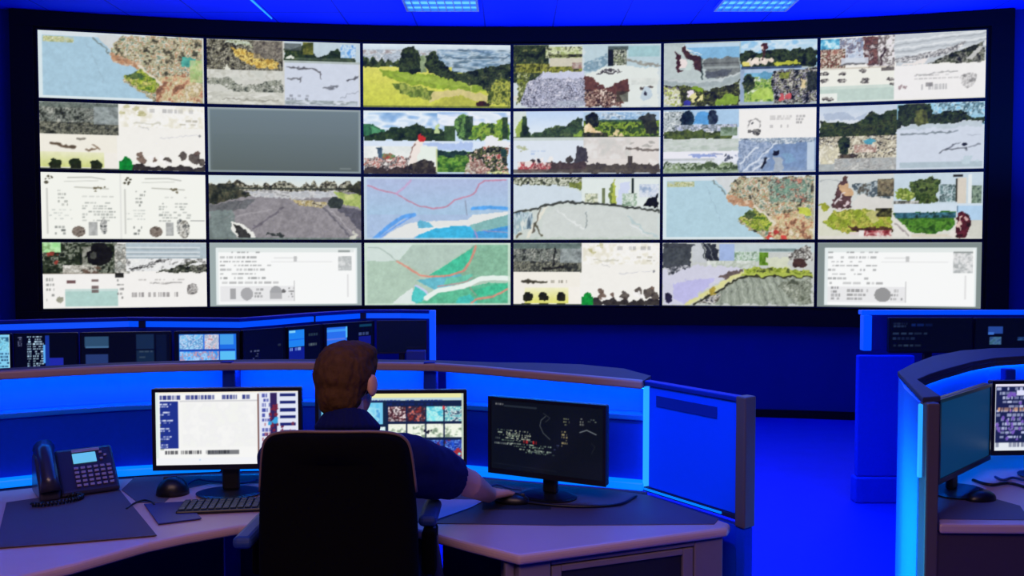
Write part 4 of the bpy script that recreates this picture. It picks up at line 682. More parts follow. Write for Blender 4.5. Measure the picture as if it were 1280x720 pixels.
bl = P2([(152, 612), (168, 596.5), (215, 595), (330, 594), (372, 594), (372, 603), (262, 604), (222, 613), (205, 628), (172, 628)], DZ + .002)
obj('cable_trough', prism(nb(), [(p[0] + .6, p[1] - 2.9) for p in bl], .0005, .002), M['inlay'], wt)

# pedestal cabinet under the right corner
c0, c1 = Vector((.02, 2.52)), Vector((.675, 2.765)); dv = c1 - c0; Lc = dv.length; rz = math.atan2(dv.y, dv.x)
cb = thing('pedestal_cabinet', 'taupe cabinet with dark mesh door under the right corner of the desk', 'cabinet', (c0.x, c0.y, 0), rz)
bm = nb(); box(bm, 0, .10, .0, .16, .0, .685); box(bm, Lc - .115, Lc - .012, .0, .09, 0, .685); box(bm, .10, Lc - .115, .05, .06, .05, .66); box(bm, .10, Lc - .115, .0, .06, .668, .685); box(bm, .10, Lc - .115, .0, .06, 0, .05)
obj('body', bm, M['cabinet'], cb, bevel=.005)
bm = nb(); box(bm, .104, .135, .002, .03, .055, .664); box(bm, Lc - .155, Lc - .119, .002, .03, .055, .664); box(bm, .135, Lc - .155, .002, .03, .645, .664); box(bm, .135, Lc - .155, .002, .03, .055, .075)
obj('door_frame', bm, M['cabinet'], cb, bevel=.003)
obj('mesh_door', box(nb(), .136, Lc - .156, .012, .02, .076, .644), M['mesh'], cb)
obj('hinge_bracket', box(nb(), -.03, -.002, .03, .05, .60, .68), M['cabinet'], cb, bevel=.004)

def monitor(name, label, p0, p1, z0, z1, pic, zd=DZ, group=None, bez=.012, stand=True, m=None, lean=0):
    p0, p1 = Vector(p0), Vector(p1); c = (p0 + p1) / 2; d = p1 - p0; w = d.length; h = z1 - z0
    t = thing(name, label, 'monitor', (c.x, c.y, zd), math.atan2(d.y, d.x), group)
    b = z0 - zd; bm = nb(); box(bm, -w / 2, w / 2, .0, .028, b, b + h)
    obj('housing', bm, M['bezel'], t, bevel=.006)
    bm = nb(); box(bm, -w / 2, -w / 2 + bez, -.007, -.0005, b, b + h); box(bm, w / 2 - bez, w / 2, -.007, -.0005, b, b + h)
    box(bm, -w / 2 + bez, w / 2 - bez, -.007, -.0005, b + h - bez, b + h); box(bm, -w / 2 + bez, w / 2 - bez, -.007, -.0005, b, b + bez * 1.5)
    obj('bezel', bm, M['bezel'], t)
    screen('screen', pic, w - 2 * bez, h - 2.5 * bez, t, m or M['mscreen'], z0=b + bez * 1.5, y=-.003)
    if stand:
        k = min(1, w / .5)
        bm = nb(); box(bm, -.03 * k, .03 * k, .029, .055, .012, b + h * .5); obj('stand_neck', bm, M['bezel'], t, bevel=.008)
        bm = nb(); lathe(bm, [(.02, .0035), (.115 * k, .0035), (.118 * k, .008), (.10 * k, .0115), (.04 * k, .013)], 28, (0, .0)); 
        for v in bm.verts: v.co.y = v.co.y * .75 + .02
        obj('stand_base', bm, M['bezel'], t, smooth=False)
    return t
# --- pictures of the desk monitors
def pic_app():
    p = Pic(190, 100, (246, 246, 244), 301)
    p.rect(0, 0, 100, 2, (235, 225, 205)); p.rect(0, 0, 2, 100, (225, 238, 232))
    p.txt(3, 5, 71, 13, 1, (30, 40, 120), .95, .85, 2.2, .8); p.rect(3, 13, 16, 77, (30, 50, 140))
    for i in range(6): p.txt(3, 16 + i * 11, 12 - (i % 2) * 2, 22 + i * 11, 2, (232, 236, 250), .95, .85, 1.6, .6); p.txt(3, 22 + i * 11, 6, 26 + i * 11, 1, (60, 80, 50), .8, .7, 1, .6)
    p.rect(17, 12, 71, 77, (244, 244, 242)); p.tex(p.R(19, 16, 70, 75), [(246, 246, 244), (240, 240, 240), (243, 244, 240)], 5); p.rect(17, 12, 71, 14, (190, 190, 196), .6)
    p.rect(71, 4, 72, 100, (110, 70, 60)); p.rect(72.3, 2, 100, 100, (226, 230, 245)); p.txt(74, 4, 80, 98, 14, (40, 50, 150), .95, .75, 2, .7); p.txt(74, 30, 80, 98, 10, (150, 50, 60), .7, .3, 2, .7); p.rect(80, 3, 85, 98, (50, 36, 90)); p.spots(80, 20, 85, 96, 26, (120, 40, 60), .9); p.spots(77, 36, 85, 46, 6, (60, 160, 220), 1.2)
    for i in range(9): p.rect(87, 4 + i * 10, 98, 8.5 + i * 10, (26, 36, 110)); p.spots(88, 44, 97, 92, 4, (110, 50, 80), 1)
    p.txt(2, 80, 71, 86, 1, (60, 60, 64), .9, .85, 2, .9); p.rect(36, 80, 58, 86, (40, 44, 50), .6); p.rect(0, 90, 71, 100, (242, 243, 246)); p.txt(30, 92, 60, 95, 1, (120, 170, 220), .5, .2, 2, .7)
    return p
def pic_grid():
    p = Pic(190, 100, (20, 34, 70), 302)
    p.rect(0, 0, 100, 7, (236, 234, 170)); p.rect(0, 7, 100, 11, (190, 215, 225)); p.txt(2, 10, 98, 19, 2, (20, 40, 110), .95, .8, 2.4, .7)
    p.rect(2, 14, 44, 46, (120, 205, 240)); p.tex(p.R(4, 16, 42, 44), [(90, 190, 235), (170, 230, 245), (40, 130, 210)], 5); p.rect(44, 11, 47, 60, (20, 40, 70))
    p.rect(2, 50, 46, 62, (220, 240, 240)); p.tex(p.R(2, 50, 46, 66), [(200, 235, 235), (245, 250, 250), (150, 200, 205)], 3)
    pal = [[(250, 240, 240), (90, 40, 50), (60, 40, 50), (240, 230, 230)], [(150, 60, 60), (60, 30, 40), (40, 50, 80), (230, 120, 100)], [(120, 225, 235), (200, 245, 240), (60, 180, 210)], [(200, 245, 235), (60, 150, 170), (240, 250, 245), (30, 60, 90)]]
    for i in range(4):
        x = 48 + i * 13; p.tex(p.R(x, 20, x + 12, 42), pal[i], 2); p.tex(p.R(x, 46, x + 12, 66), [(238, 242, 225), (245, 248, 238), (225, 235, 215), (120, 140, 120)], 2.2); p.tex(p.R(x, 70, x + 12, 100), [(40, 90, 220), (20, 40, 130), (120, 170, 245), (30, 60, 180), (110, 40, 70)], 1.8)
    p.line([(73, 72), (74, 98)], 2, (150, 30, 40)); p.spots(84, 84, 98, 94, 12, (160, 50, 60), 1.3); p.spots(76, 88, 98, 100, 20, (120, 220, 245), 1.6); p.ell(86, 22, 1, 3, (200, 60, 70)); p.spots(70, 54, 78, 62, 5, (30, 30, 50), 1)
    p.rect(98.6, 0, 100, 100, (190, 205, 190)); return p
def pic_radar():
    p = Pic(190, 110, (9, 14, 24), 303)
    p.txt(4, 5, 12, 8, 1, (150, 150, 150), .9, .9, 2, .7); p.rect(12, 6, 42, 9, (40, 48, 58), .8)
    for i in range(9): y = 42 + i * 3.6; x = 3 + max(0, i - 3) * 4; p.txt(x + abs(i - 2) * 1.5, y, x + 22 + i * 2.2, y + 1.9, 1, (165, 180, 160) if i % 2 else (110, 130, 110), .9, .62, 1.5, 1)
    p.txt(14, 42, 42, 58, 6, (190, 196, 170), .85, .6, 1.3, .55); p.txt(34, 60, 56, 72, 4, (150, 170, 150), .85, .6, 1.4, .6); p.txt(3, 61, 20, 64, 1, (160, 170, 160), .8, .8, 1.6, .9); p.txt(30, 55, 42, 60, 1, (190, 40, 40), .95, .9, 3, .9); p.txt(4, 54, 10, 57, 1, (90, 100, 96), .8, .8, 1.6, .9)
    p.line([(50, 18), (46, 24), (45, 32), (48, 42), (54, 50)], 1, (90, 96, 100)); p.line([(48, 14), (54, 20), (50, 26)], .8, (60, 64, 70)); p.txt(66, 18, 71, 30, 3, (130, 130, 96), .8, .7, 1.2, .6); p.txt(64, 36, 70, 60, 6, (196, 176, 120), .9, .75, 1.3, .6); p.txt(80, 16, 84, 28, 3, (140, 140, 130), .8, .7, 1.3, .6); p.txt(87, 16, 94, 22, 2, (110, 120, 110), .8, .7, 1.6, .6)
    p.line([(80, 36), (86, 32), (94, 37)], 1.2, (140, 146, 150)); p.line([(90, 50), (93, 54), (90, 64)], .7, (40, 44, 48)); p.txt(56, 56, 62, 66, 3, (70, 76, 120), .8, .5, 1.4, .6); p.line([(2, 92), (60, 94)], .7, (24, 30, 40)); return p
def pic_dark(seed, blocks, base=(3, 6, 26)):
    p = Pic(120, 64, base, seed)
    for b in blocks:
        k, a = b[0], b[1:]
        if k == 'r': p.rect(*a)
        if k == 't': p.txt(*a)
        if k == 'x': p.tex(p.R(*a[:4]), a[4], a[5])
    return p
def mon_px(name, label, x0, x1, yt0, yt1, yb, d0, d1, pic, **k):
    a, b = aty(x0, yt0, d0), aty(x1, yt1, d1); z1 = (a.z + b.z) / 2; z0 = aty(x0, yb, d0).z
    return monitor(name, label, a[:2], b[:2], z0, z1, pic, **k)
mon_px('monitor', 'monitor showing a bright white program window left of the operator', 190, 377, 486, 484, 588, 3.09, 3.13, pic_app())
mon_px('monitor', 'monitor showing rows of small camera pictures directly in front of the operator', 394, 583.5, 486.5, 488.5, 582, 3.13, 3.15, pic_grid())
mon_px('monitor', 'monitor with dark screen and sparse map marks right of the operator', 611, 758.5, 493, 508.5, 590, 3.17, 2.97, pic_radar())

# desk objects
def keyboard():
    o = atz(284, 634, DZ); t = thing('keyboard', 'black slim keyboard left of the seated operator', 'keyboard', (o.x, o.y - .01, DZ), math.radians(9))
    obj('case', box(nb(), -.15, .19, -.065, .065, .0005, .014), M['bezel'], t, bevel=.005)
    me = None
    for r in range(5):
        for c in range(14):
            if me is None:
                k = obj('key', box(nb(), -.0095, .0095, -.0095, .0095, 0, .006), M['kbkey'], t, bevel=.002); me = k
            else: k = me.copy(); link(k, t)
            k.location = (-.133 + c * .0233, -.048 + r * .0235, .0142)
keyboard()
ob = thing('speakerphone', 'small dark domed speakerphone on the desk in front of the bright white monitor', 'speakerphone', tuple(atz(216, 618, DZ)), math.radians(15))
def dome(rx, ry, rz, pw=2.4):
    bm = nb(); bmesh.ops.create_uvsphere(bm, u_segments=28, v_segments=16, radius=1)
    for v in bm.verts: v.co = Vector((v.co.x * rx, v.co.y * ry, max(v.co.z, 0) ** .8 * rz if v.co.z > 0 else 0))
    return bm
obj('shell', dome(.056, .046, .064), M['bezel'], ob, smooth=True)
obj('button_line', box(nb(), -.03, .015, -.002, .002, .055, .066), M['bluepad'], ob, bevel=.001)
obj('button', box(nb(), -.012, .012, .008, .020, .055, .064), M['bluepad'], ob, bevel=.002)
ob = thing('mouse', 'black mouse under the right hand of the operator', 'mouse', (.0, 3.01, DZ + .0045), math.radians(-12))
obj('shell', dome(.062, .034, .034), M['bezel'], ob, smooth=True)
obj('scroll_wheel', box(nb(), .03, .045, -.003, .003, .022, .033), M['plastic'], ob, bevel=.002)
mp = obj('mouse_mat', box(nb(), -.10, .13, -.07, .08, 0, .002), M['mesh'], None, bevel=.001); mp.location = (.0, 3.0, DZ + .0026)
props(mp, 'thin dark mouse mat on the desk right of the operator', 'mouse mat')
# blue document folder and paper
def sheet(name, px, th, m, label, cat):
    P = P2(px, DZ); c = (sum(p[0] for p in P) / len(P), sum(p[1] for p in P) / len(P))
    o = obj(name, prism(nb(), [(p[0] - c[0], p[1] - c[1]) for p in P], 0, th), m, None, bevel=.0008)
    o.location = (c[0], c[1], DZ + .0028); return props(o, label, cat)
M['folder'] = mat('indigo folder', (.03, .03, .20), .5); M['padtop'] = mat('lilac pad', (.42, .36, .55), .6)
sheet('desk_mat', [(8, 630), (62, 622), (148, 612), (196, 671), (90, 680), (-6, 687)], .003, M['mat'], 'dark flat desk mat under the office phone', 'desk mat')
sheet('folder', [(180, 632), (232, 629), (252, 650), (198, 657)], .004, M['folder'], 'blue flat folder between the desk mat and the keyboard', 'folder')
sheet('notepad', [(540, 626), (606, 627), (590, 636), (545, 652), (538, 652)], .004, M['padtop'], 'pale notepad on the desk under the right forearm of the operator', 'notepad')

# phone
def phone():
    o = atz(92, 626, DZ); t = thing('office_phone', 'dark office phone with glowing cyan display and buttons at the left of the desk', 'phone', (o.x + .02, o.y + .045, DZ + .0045), math.radians(36))
    tilt = math.radians(42); ct, st = math.cos(tilt), math.sin(tilt)
    # wedge body: face plane rises to the back
    def face(u, v, up=0): return Vector((u, v * ct - up * st, .022 + v * st + up * ct))   # v along the slope
    bm = nb(); prof = [(0, .004), (0, .02), (.185 * ct, .02 + .185 * st), (.185 * ct + .02, .015 + .185 * st), (.17, .004)]
    A = [bm.verts.new((-.075, y, z)) for y, z in prof]; B = [bm.verts.new((.115, y, z)) for y, z in prof]; n = len(prof)
    bm.faces.new(A); bm.faces.new(B[::-1])
    for i in range(n): bm.faces.new((A[i], B[i], B[(i + 1) % n], A[(i + 1) % n]))
    obj('body', bm, M['phone'], t, bevel=.008)
    def plate(name, u0, u1, v0, v1, th, m, par=t, b=.001):
        bm = nb(); vs = []
        for up in (.0, th):
            for u, v in ((u0, v0), (u1, v0), (u1, v1), (u0, v1)): vs.append(bm.verts.new(face(u, v, up)))
        for f in ((0, 3, 2, 1), (4, 5, 6, 7), (0, 1, 5, 4), (1, 2, 6, 5), (2, 3, 7, 6), (3, 0, 4, 7)): bm.faces.new([vs[i] for i in f])
        return obj(name, bm, m, par, bevel=b)
    plate('display', -.022, .055, .115, .158, .003, M['lcd'])
    plate('top_label', -.022, .07, .163, .176, .003, M['key'])
    for i in range(3): plate('function_button', .066 + (i % 2) * .014, .076 + (i % 2) * .014, .12 + i * .014, .129 + i * .014, .005, M['key'])
    for r in range(5):
        for c in range(6): plate('button', -.024 + c * .0215, -.010 + c * .0215, .014 + r * .0185, .024 + r * .0185, .0045, M['key'])
    # cradle and handset on the left
    bm = nb(); tube(bm, [face(-.11, .0, .018), face(-.112, .04, .038), face(-.112, .10, .045), face(-.112, .15, .038), face(-.11, .185, .016)], [.034, .027, .025, .028, .036], 14)
    obj('handset', bm, M['phone'], t, smooth=True)
    bm = nb(); prof = [(-.01, .003), (-.005, .03), (.03, .075), (.09, .135), (.135, .150), (.16, .13), (.17, .003)]
    A = [bm.verts.new((-.145, y, z)) for y, z in prof]; B = [bm.verts.new((-.078, y, z)) for y, z in prof]; n = len(prof)
    bm.faces.new(A); bm.faces.new(B[::-1])
    for i in range(n): bm.faces.new((A[i], B[i], B[(i + 1) % n], A[(i + 1) % n]))
    obj('cradle', bm, M['phone'], t, bevel=.01, seg=3)
    bm = nb(); pts = []
    for i in range(170):
        a = i / 169; A2 = math.pi * (1.15 + 1.35 * a); x = -.10 + .085 * math.cos(A2) * 1.0; y = -.03 + .042 * math.sin(A2)
        q = i * 1.15; pts.append((x, y + .006 * math.cos(q), .0105 + .0055 * math.sin(q)))
    tube(bm, pts, .004, 5); obj('coiled_cord', bm, M['bezel'], t, smooth=True)
phone()
# cables on the desk behind the monitors
def cable(name, px, z, r, m, label, cat='cable'):
    P = curve([tuple(atz(x, y, z)) for x, y in px], 8); c = P[0].copy(); c.z = DZ
    bm = nb(); tube(bm, [p - c for p in P], r, 7); o = obj(name, bm, m, None, smooth=True); o.location = c; return props(o, label, cat)
cable('cable', [(620, 622), (660, 628), (700, 632), (740, 633), (775, 630), (795, 620)], DZ + .009, .005, M['bezel'], 'thick black cable curving on the desk at the foot of the dark map monitor')
cable('cable', [(158, 636), (168, 629), (180, 625), (189, 627), (193, 631)], DZ + .007, .0035, M['bezel'], 'thin black cable on the desk beside the small dark speakerphone')
cable('cable', [(228, 610), (244, 600), (262, 601), (300, 604), (322, 600)], DZ + .009, .004, M['bluepad'], 'blue lit cable lying under the bright white monitor')
cable('cable', [(590, 606), (606, 610), (620, 606), (636, 610), (652, 612)], DZ + .008, .003, M['bluepad'], 'thin blue lit cable behind the stand of the dark map monitor')

# ------------------------------------------------------------------ far left console
FZ = 1.2
FL = P2([(-150, 405), (-60, 403), (0, 401), (80, 399), (160, 397), (230, 397.5), (300, 398), (345, 395), (390, 391.5), (455, 387.5), (500, 387.5), (536, 388)], FZ)
fc = thing('far_console', 'far console behind the operator partition with a blue lit top edge, at left', 'console', (-1.5, 5.4, 0))
F0 = (-1.5, 5.4)
def LF(p): return local(p, F0)
obj('rear_panel', ribbon(nb(), LF(offs(FL, .03)), .03, 0, 1.19), M['post'], fc)
obj('glow_band', ribbon(nb(), LF(offs(FL, .012)), .014, 1.145, 1.178), M['ledfar'], fc)
obj('top_trim', ribbon(nb(), LF(offs(FL, .0)), .07, 1.181, 1.2), M['post'], fc, bevel=.003)
obj('desktop', prism(nb(), LF(offs(FL, .025) + [tuple(p) for p in reversed(offs(FL, -.62))]), .69, .72), M['wood'], fc, bevel=.006)
obj('lower_panel', ribbon(nb(), LF(offs(FL, -.05)), .02, 0, .68), M['navy'], fc)
x, y = FL[-1]
obj('end_post', box(nb(), x - F0[0] + .003, x - F0[0] + .05, y - F0[1] - .62, y - F0[1] + .07, .0, .71), M['post'], fc, bevel=.004)
obj('glow_post', box(nb(), x - F0[0] + .004, x - F0[0] + .042, y - F0[1] - .02, y - F0[1] + .05, .72, 1.2), M['ledfar'], fc, bevel=.004)
for px in (178, 291, 391, 454):
    p = atz(px, 397 if px < 300 else (391 if px < 420 else 387.5), FZ)
    obj('clip', box(nb(), p.x - .018 - F0[0], p.x + .018 - F0[0], p.y - .012 - F0[1], p.y + .01 - F0[1], 1.14, 1.18), M['navy'], fc)
CY = [(60, 150, 235), (120, 205, 245), (40, 110, 225)]
G1 = (44, 76, 108)
farm = [
 (-78, 14, 409, 461, 'monitor with bright cyan window, far left end of the far console', [('r', 55, 0, 100, 100, (130, 205, 240)), ('x', 85, 8, 99, 45, [(40, 90, 130), (150, 225, 245), (110, 190, 225)], 2.5), ('t', 84, 50, 98, 92, 5, (20, 50, 90), .9, .7, 3, .6), ('r', 98, 0, 100, 100, (200, 240, 250))]),
 (16, 97, 409, 458, 'monitor with columns of bright text on dark, second from left on the far console', [('t', 5, 8, 12, 34, 6, (140, 150, 190), .9, .8, 2, .6), ('t', 20, 6, 27, 98, 14, (190, 230, 255), .95, .8, 3, .6), ('t', 29, 6, 47, 98, 14, (200, 235, 255), .95, .7, 4, .6), ('r', 46, 30, 49, 80, (90, 170, 240)), ('r', 49, 5, 56, 98, (20, 50, 150)), ('r', 56, 66, 78, 96, (30, 40, 165))]),
 (99, 214, 410, 454, 'wide dark monitor with four dim grey windows on the far console', [('r', 4, 10, 31, 38, G1), ('r', 5, 36, 31, 40, (70, 110, 150)), ('r', 5, 58, 30, 99, (36, 56, 110)), ('r', 62, 4, 82, 46, (20, 40, 72)), ('r', 62, 48, 82, 100, (18, 38, 66)), ('t', 65, 50, 80, 96, 3, (60, 76, 96), .8, .6, 6, .3), ('r', 84, 6, 96, 92, (8, 18, 46))]),
 (217, 300, 409, 447, 'monitor with six bright cyan and white windows on the far console', [('r', 6, 6, 96, 98, (30, 110, 230)), ('x', 7, 8, 44, 48, [(110, 190, 240), (200, 215, 240), (80, 140, 200), (170, 220, 250)], 3), ('x', 46, 8, 68, 48, [(205, 215, 235), (150, 165, 190), (225, 228, 240), (190, 150, 160)], 2.5), ('r', 70, 8, 92, 36, (70, 160, 235)), ('x', 7, 54, 68, 90, [(60, 160, 240), (190, 210, 245), (90, 180, 245), (220, 150, 160), (60, 150, 240)], 3), ('r', 70, 54, 94, 94, (90, 190, 245)), ('r', 7, 49, 94, 53, (20, 60, 170)), ('r', 68, 8, 70, 96, (20, 60, 180))]),
 (302, 356, 405, 446, 'nearly black narrow monitor with tiny grey mark on the far console', [('t', 16, 56, 38, 62, 1, (110, 120, 150), .9, .9, 6, .9), ('t', 22, 66, 36, 84, 3, (90, 100, 140), .9, .6, 4, .5), ('t', 84, 44, 99, 52, 1, (60, 72, 90), .8, .8, 6, .7)]),
 (358, 402, 401, 443, 'narrow monitor with light blue block above dark blue, just left of the operator head', [('r', 2, 8, 48, 58, (30, 130, 240)), ('r', 3, 10, 22, 16, (130, 210, 250)), ('r', 2, 34, 48, 38, (20, 100, 230)), ('r', 2, 60, 48, 98, (14, 30, 140)), ('t', 4, 60, 46, 70, 1, (150, 190, 250), .95, .6, 7, .9), ('t', 62, 22, 90, 32, 1, (60, 90, 100), .9, .95, 6, .8), ('t', 62, 52, 90, 62, 1, (110, 130, 130), .9, .95, 6, .8)]),
 (404, 468, 397, 443, 'monitor with light blue page partly behind the operator head', [('r', 4, 10, 44, 74, (40, 110, 235)), ('r', 4, 16, 44, 24, (60, 150, 245)), ('r', 4, 44, 40, 48, (90, 120, 230)), ('r', 42, 10, 45, 44, (90, 190, 250)), ('r', 70, 6, 96, 14, (14, 60, 90)), ('t', 68, 32, 96, 42, 1, (70, 90, 140), .9, .95, 8, .8), ('r', 68, 44, 94, 70, (16, 24, 130))]),
 (470, 534, 397, 444, 'blank black monitor at the right end of the far left console', [])]
for i, (x0, x1, yt, yb, lab, bl) in enumerate(farm):
    dd = np.interp([x0, x1], [-78, 100, 214, 300, 356, 402, 468, 534], [4.72, 4.83, 4.9, 4.95, 5.16, 5.38, 5.66, 5.70])
    a, b_ = aty(x0 + .7, 400, dd[0]), aty(x1 - .7, 400, dd[1])
    monitor('monitor', lab, a[:2], b_[:2], .93, 1.142, pic_dark(400 + i, bl), group='monitors on the far consoles', bez=.006)
b = obj('small_box', box(nb(), -.06, .06, -.03, .03, 0, .10), M['bluepad'], None, bevel=.004)
p = aty(520, 440, 5.62); b.location = (p.x, p.y, .72); b.scale = (1, 1, 1)
z = aty(520, 437.5, 5.62).z - .72
b.scale = (1, 1, z / .10); props(b, 'small blue box on the far console desk below the blank monitor', 'box')

# ------------------------------------------------------------------ far right console
fr_o = (2.25, 5.66)
rc = thing('far_console', 'far console with bright blue frame at right, beyond the near right workstation', 'console', (fr_o[0], fr_o[1], 0))
obj('end_cabinet', box(nb(), -.075, .28, -.10, -.05, .165, .93), M['panel2'], rc, bevel=.008)
obj('plinth', box(nb(), -.09, .30, -.125, -.03, 0, .163), M['panel2'], rc, bevel=.01)
obj('lower_panel', box(nb(), .285, 2.6, .02, .06, 0, .70), M['navy'], rc)
obj('desktop', box(nb(), .285, 2.6, -.09, .19, .702, .73), M['wood'], rc, bevel=.005)
obj('rear_panel', box(nb(), .06, 2.6, .20, .23, .935, 1.165), M['post'], rc)
obj('glow_top_edge', box(nb(), .044, 2.6, .165, .225, 1.168, 1.198), M['ledfar'], rc, bevel=.004)
obj('glow_post', box(nb(), .044, .10, .13, .19, .935, 1.166), M['ledfar'], rc, bevel=.004)
mon_px('monitor', 'dark monitor with faint grey text lines at the left end of the far right console', 1111, 1216, 397, 397.5, 441, 5.72, 5.72, pic_dark(420, [('t', 5, 12, 22, 30, 2, (36, 52, 84), .9, .95, 4, .7), ('t', 27, 16, 52, 24, 1, (14, 34, 96), .9, .95, 8, .9), ('t', 4, 42, 46, 52, 1, (38, 56, 84), .9, .95, 8, .7), ('t', 4, 56, 34, 68, 1, (34, 52, 88), .9, .95, 8, .7), ('t', 5, 78, 38, 86, 1, (40, 56, 78), .9, .95, 8, .7)]), zd=.731, group='monitors on the far consoles', bez=.006)
mon_px('monitor', 'dark monitor with two small blue grey windows on the far right console', 1218, 1330, 397.5, 397.5, 441, 5.72, 5.72, pic_dark(421, [('r', 15, 24, 32, 46, (36, 70, 150)), ('r', 15, 40, 22, 48, (60, 110, 200)), ('x', 17, 54, 30, 78, [(50, 90, 110), (70, 110, 150), (40, 70, 120)], 3), ('x', 48, 54, 60, 66, [(40, 80, 130), (20, 40, 90)], 3)]), zd=.731, group='monitors on the far consoles', bez=.006)

# ------------------------------------------------------------------ near right workstation
outer = P2([(1122, 464), (1141, 454), (1165, 445), (1200, 438), (1240, 435), (1290, 434.5), (1400, 434.5)], 1.12)
inner = P2([(1147, 474), (1163, 467), (1182, 461), (1216, 452), (1245, 447), (1290, 444), (1400, 444)], 1.12)
RO = (1.6, 3.4)
rp = thing('console_partition', 'curved partition with taupe top and cyan lit end, near right workstation', 'partition', (RO[0], RO[1], 0))
def LR(p): return local(p, RO)
ea, eb = Vector((1.292, 2.80)), Vector(outer[0])
obj('top_shelf', prism(nb(), LR(outer + inner[::-1] + [(1.372, 2.83), (1.30, 2.80)]), 1.10, 1.12), M['slate'], rp, bevel=.004)
obj('outer_panel', ribbon(nb(), LR([(1.305, 2.835), (1.385, 3.12), (outer[0][0] + .004, outer[0][1])]), -.02, 0, 1.098), M['panelc'], rp)
fi = offs(inner, .03)
obj('upper_panel', ribbon(nb(), LR(fi), .02, .985, 1.098), M['panel'], rp)
obj('tool_rail', ribbon(nb(), LR(offs(inner, .0)), .05, .962, .983), M['panel'], rp)
obj('lower_panel', ribbon(nb(), LR(offs(inner, .015)), .03, .0, .96), M['panel2'], rp)
obj('light_strip', ribbon(nb(), LR(offs(inner, .014)), .01, 1.091, 1.098), M['ledhid'], rp)
obj('shelf_lip', ribbon(nb(), LR(offs(inner, .001)), .006, 1.082, 1.0995), M['slate'], rp)
obj('rear_panel', ribbon(nb(), LR(offs(outer, -.03)), .02, 0, 1.098), M['panel2'], rp)
obj('light_ledge', ribbon(nb(), LR(offs(inner, -.02)), .03, .722, .75), M['led'], rp)
es2 = [(1.372, 2.845), tuple(inner[0])]
obj('side_panel', ribbon(nb(), LR(es2), .03, .0, 1.098), M['endpanel'], rp)
obj('end_post', box(nb(), 1.305 - RO[0], 1.348 - RO[0], 2.78 - RO[1], 2.83 - RO[1], 0, 1.105), M['brownpost'], rp, bevel=.006)
obj('light_tube', box(nb(), 1.286 - RO[0], 1.299 - RO[0], 2.79 - RO[1], 2.803 - RO[1], .865, 1.10), M['ledc'], rp, bevel=.004)
p = atz(1262, 450, 1.12)
obj('post', box(nb(), p.x - .022 - RO[0], p.x + .022 - RO[0], p.y - .012 - RO[1], p.y + .03 - RO[1], .753, 1.0815), M['post'], rp, bevel=.004)
wr = thing('worktop', 'short desk worktop with dark front panel, near right workstation', 'worktop', (2.0, 2.9, 0))
bk = [tuple(p) for p in reversed(offs(inner, -.022))]
pl = [(1.352, 2.782), (3.4, 2.74)] + bk[:-1] + [(inner[0][0] + .01, inner[0][1] - .03), (1.385, 2.86)]
obj('desktop', prism(nb(), local(pl, (2.0, 2.9)), .688, DZ), M['wood'], wr, bevel=.008)
pi = [(1.37, 2.85), (3.2, 2.82), (3.2, 3.3), (1.9, 3.3), (1.5, 3.14)]
obj('inlay', prism(nb(), local([(1.375, 2.83), (1.66, 2.82), (1.72, 2.98), (1.62, 3.2), (1.50, 3.15)], (2.0, 2.9)), DZ + .0005, DZ + .002), M['inlay'], wr)
obj('front_panel', box(nb(), 1.352 - 2.0, 1.4, 2.80 - 2.9, 2.83 - 2.9, 0, .687), M['darkfront'], wr)
def pic_teal():
    p = Pic(100, 60, (0, 44, 84), 510); p.rect(0, 0, 100, 100, (4, 50, 92)); return p  # even teal glow stands for the room reflected in a blank screen
def pic_busy():
    p = Pic(160, 90, (190, 205, 235), 511)
    p.rect(0, 0, 100, 100, (26, 34, 80)); p.txt(2, 6, 26, 84, 12, (205, 212, 245), .9, .7, 3.5, .6); p.txt(28, 6, 98, 34, 5, (150, 165, 225), .9, .7, 4, .55); p.spots(2, 8, 26, 84, 30, (120, 90, 190), 1.0, .9); p.rect(0, 0, 100, 5, (226, 222, 240)); p.rect(0, 0, 1.5, 100, (236, 240, 250)); p.rect(18, 10, 28, 18, (220, 222, 250)); p.txt(3, 36, 26, 42, 1, (230, 170, 130), .95, .8, 3, .9)
    p.rect(28, 36, 100, 76, (30, 140, 200)); p.tex(p.R(28, 40, 100, 64), [(26, 120, 190), (60, 190, 225), (30, 150, 210)], 3); p.txt(29, 66, 100, 72, 1, (170, 230, 235), .9, .8, 3, .9); p.rect(24, 76, 100, 84, (20, 40, 70)); p.rect(0, 88, 100, 100, (226, 232, 240)); p.txt(2, 88, 98, 96, 1, (60, 66, 100), .8, .7, 3, .8); return p
mon_px('monitor', 'blank teal monitor seen at an angle on the near right workstation', 1173, 1238, 500, 478.5, 606, 2.95, 3.32, pic_teal(), m=M['oscreen'])
a = aty(1239.5, 476, 3.34); b_ = aty(1420, 473, 3.40)
monitor('monitor', 'bright monitor full of windows cut by the right edge of the photo', a[:2], (a.x + .5, a.y + .03), aty(1240, 569, 3.34).z, a.z, pic_busy())
ob = thing('mouse', 'black mouse on the near right desk in front of the teal monitor', 'mouse', tuple(atz(1226, 625, DZ)), math.radians(20))
obj('shell', dome(.06, .036, .036), M['bezel'], ob, smooth=True)
obj('scroll_wheel', box(nb(), -.005, .005, -.004, .004, .033, .038), M['plastic'], ob, bevel=.001)
cable('cable', [(1216, 600), (1238, 606), (1262, 604), (1292, 612)], DZ + .008, .006, M['bezel'], 'black cable on the desk of the near right workstation')
cable('cable', [(1244, 596), (1254, 600), (1266, 597), (1280, 600)], DZ + .008, .005, M['bluepad'], 'thin blue cable behind the black cable, near right workstation')

# ------------------------------------------------------------------ office chair
CX, CYY = -.447, 2.33
ch = thing('office_chair', 'black high back office chair with warm lit rim in which the operator sits', 'chair', (CX, CYY, 0), math.radians(0))
